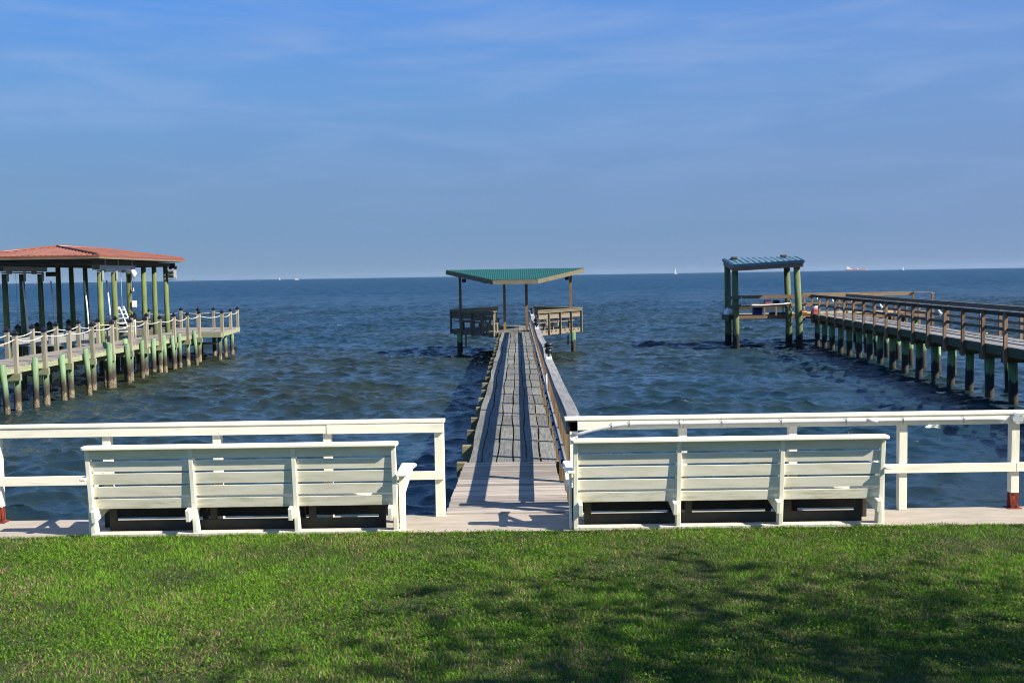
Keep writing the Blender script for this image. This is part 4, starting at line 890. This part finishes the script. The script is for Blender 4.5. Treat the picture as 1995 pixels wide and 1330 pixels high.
# ------------------------------------------------------------------ things on the water far away
def sailboat(label, x, y, hull, mast, tilt):
    b = thing('sailboat', label, 'sailboat', (x, y, WATER), 'distant sailboats on the horizon')
    h = hull; st_ = [(-.5, .35), (-.3, .9), (0, 1.0), (.3, .7), (.5, .05)]; vs = []; fs = []
    for u, w in st_: ww = h * .13 * w; vs += [(x + u * h, y - ww, WATER + h * .10), (x + u * h * .96, y - ww * .6, WATER - .3), (x + u * h * .96, y + ww * .6, WATER - .3), (x + u * h, y + ww, WATER + h * .10)]
    for i in range(4): fs += [(4 * i + k, 4 * i + (k + 1) % 4, 4 * i + 4 + (k + 1) % 4, 4 * i + 4 + k) for k in range(4)]
    fs += [(0, 3, 2, 1), (16, 17, 18, 19)]
    MB().add(vs, fs).build('hull', 'whiteplas', b); MB().box(x - .2 * h, x + .1 * h, y - .05 * h, y + .05 * h, WATER + h * .101, WATER + h * .15).build('cabin', 'whiteplas', b)
    z0 = WATER + h * .16; MB().cyl((x + tilt * .1, y, WATER + h * .1), (x + tilt, y, z0 + mast), .12, .06, 8).build('mast', 'galv', b)
    def sail(p0, p1, p2, th=.12):
        m = MB(); P = [Vector(p) for p in (p0, p1, p2)]; o_ = Vector((0, th, 0)); m.add(P + [p + o_ for p in P], [(0, 1, 2), (5, 4, 3), (0, 3, 4, 1), (1, 4, 5, 2), (2, 5, 3, 0)]); m.build('sail', 'whiteplas', b)
    sail((x + .01 * h, y + .3, z0), (x - .24 * h, y - .3, z0 + .02 * mast), (x + tilt, y, z0 + mast * .98))
    sail((x + .04 * h, y - .4, z0), (x + .22 * h, y, z0), (x + tilt + .1, y - .2, z0 + mast * .8))
    return b
sailboat('white sailboat on the horizon between the teal and blue roofs', 511, 3400, 13, 20, .6)
sailboat('white sailboat on the horizon at the right, beside the cargo ship', 1829, 5000, 11, 20, -.4)
sailboat('tiny white sailboat on the left horizon right of the boathouse', -1014, 4500, 9, 13, .5)
mbt = thing('motorboat', 'tiny white motorboat on the left horizon', 'motorboat', (-836, 4000, WATER))
MB().prism([(-844, 3998), (-831, 3998), (-828, 4000), (-831, 4002), (-844, 4002)], WATER - .3, WATER + 1.8).build('hull', 'whiteplas', mbt); MB().box(-841, -835, 3998.8, 4001.2, WATER + 1.8, WATER + 3.8).build('cabin', 'whiteplas', mbt); MB().cyl((-838, 4000, WATER + 3.8), (-838, 4000, WATER + 6), .15, .1, 6).build('antenna', 'whiteplas', mbt)
# cargo ship
SX, SY = 3215, 10000; cs = thing('cargo_ship', 'long red and white cargo ship on the hazy horizon', 'ship', (SX, SY, WATER))
M['shipred'] = plain('ship_red_paint', (0.42, 0.16, 0.15), .6); M['shipwhite'] = plain('ship_white_paint', (.80, .76, .66), .6)
MB().prism([(SX - 98, SY - 14), (SX + 85, SY - 14), (SX + 108, SY), (SX + 85, SY + 14), (SX - 98, SY + 14)], WATER - 1, WATER + 12).build('hull', 'shipred', cs)
ss = MB(); ss.box(SX - 97, SX - 78, SY - 12, SY + 12, WATER + 12, WATER + 41); ss.box(SX - 101, SX - 74, SY - 13, SY + 13, WATER + 36, WATER + 40); ss.build('bridge_tower', 'shipwhite', cs)
MB().box(SX - 72, SX - 62, SY - 6, SY + 6, WATER + 12, WATER + 30).build('funnel', 'shipwhite', cs); MB().box(SX - 62, SX - 45, SY - 10, SY + 10, WATER + 12, WATER + 18).build('deckhouse', 'shipwhite', cs)
MB().box(SX + 8, SX + 22, SY - 6, SY + 6, WATER + 12, WATER + 19).build('deck_crane', 'shipwhite', cs); MB().cyl((SX + 15, SY, WATER + 19), (SX, SY, WATER + 25), 1.2, .8, 6).build('crane_boom', 'shipwhite', cs)
# channel markers
M['mred'] = plain('marker_red', (.55, .05, .04), .5); M['mgreen'] = plain('marker_green', (.02, .42, .12), .5)
def marker(label, x, y, mat, s=1.0):
    b = thing('channel_marker', label, 'buoy', (x, y, WATER), 'channel markers on the horizon')
    MB().cyl((x, y, WATER - 1), (x, y, WATER + 4 * s), .35 * s, .3 * s, 8).build('pole', mat, b); MB().prism([(x - 1.1 * s, y - .1), (x + 1.1 * s, y - .1), (x + 1.1 * s, y + .1), (x - 1.1 * s, y + .1)], WATER + 4 * s, WATER + 6.2 * s).build('board', mat, b); MB().cyl((x, y, WATER - .5), (x, y, WATER + .8 * s), 1.4 * s, 1.2 * s, 10).build('float', mat, b)
marker('green channel marker on the left horizon', -615, 2500, 'mgreen'); marker('red channel marker on the horizon just right of the boathouse roof', -772, 2510, 'mred'); marker('red channel marker seen between the boathouse piles', -1150, 2510, 'mred')

# ------------------------------------------------------------------ haze over the bay
hz = MB(); hz.box(-16000, 16000, -60, 14500, -4.0, 52)
m = bpy.data.materials.new('haze_air'); m.use_nodes = True; t = m.node_tree; t.nodes.clear(); M['haze'] = m
pv = N(t, 'ShaderNodeVolumePrincipled'); pv.inputs['Color'].default_value = (0.62, 0.80, 1.0, 1); pv.inputs['Density'].default_value = 2.0e-5; pv.inputs['Anisotropy'].default_value = 0.2
oo = N(t, 'ShaderNodeOutputMaterial'); t.links.new(pv.outputs[0], oo.inputs['Volume'])
ho = hz.build('haze', 'haze'); tag(ho, 'thin pale sea haze over the bay', 'haze', kind='stuff')
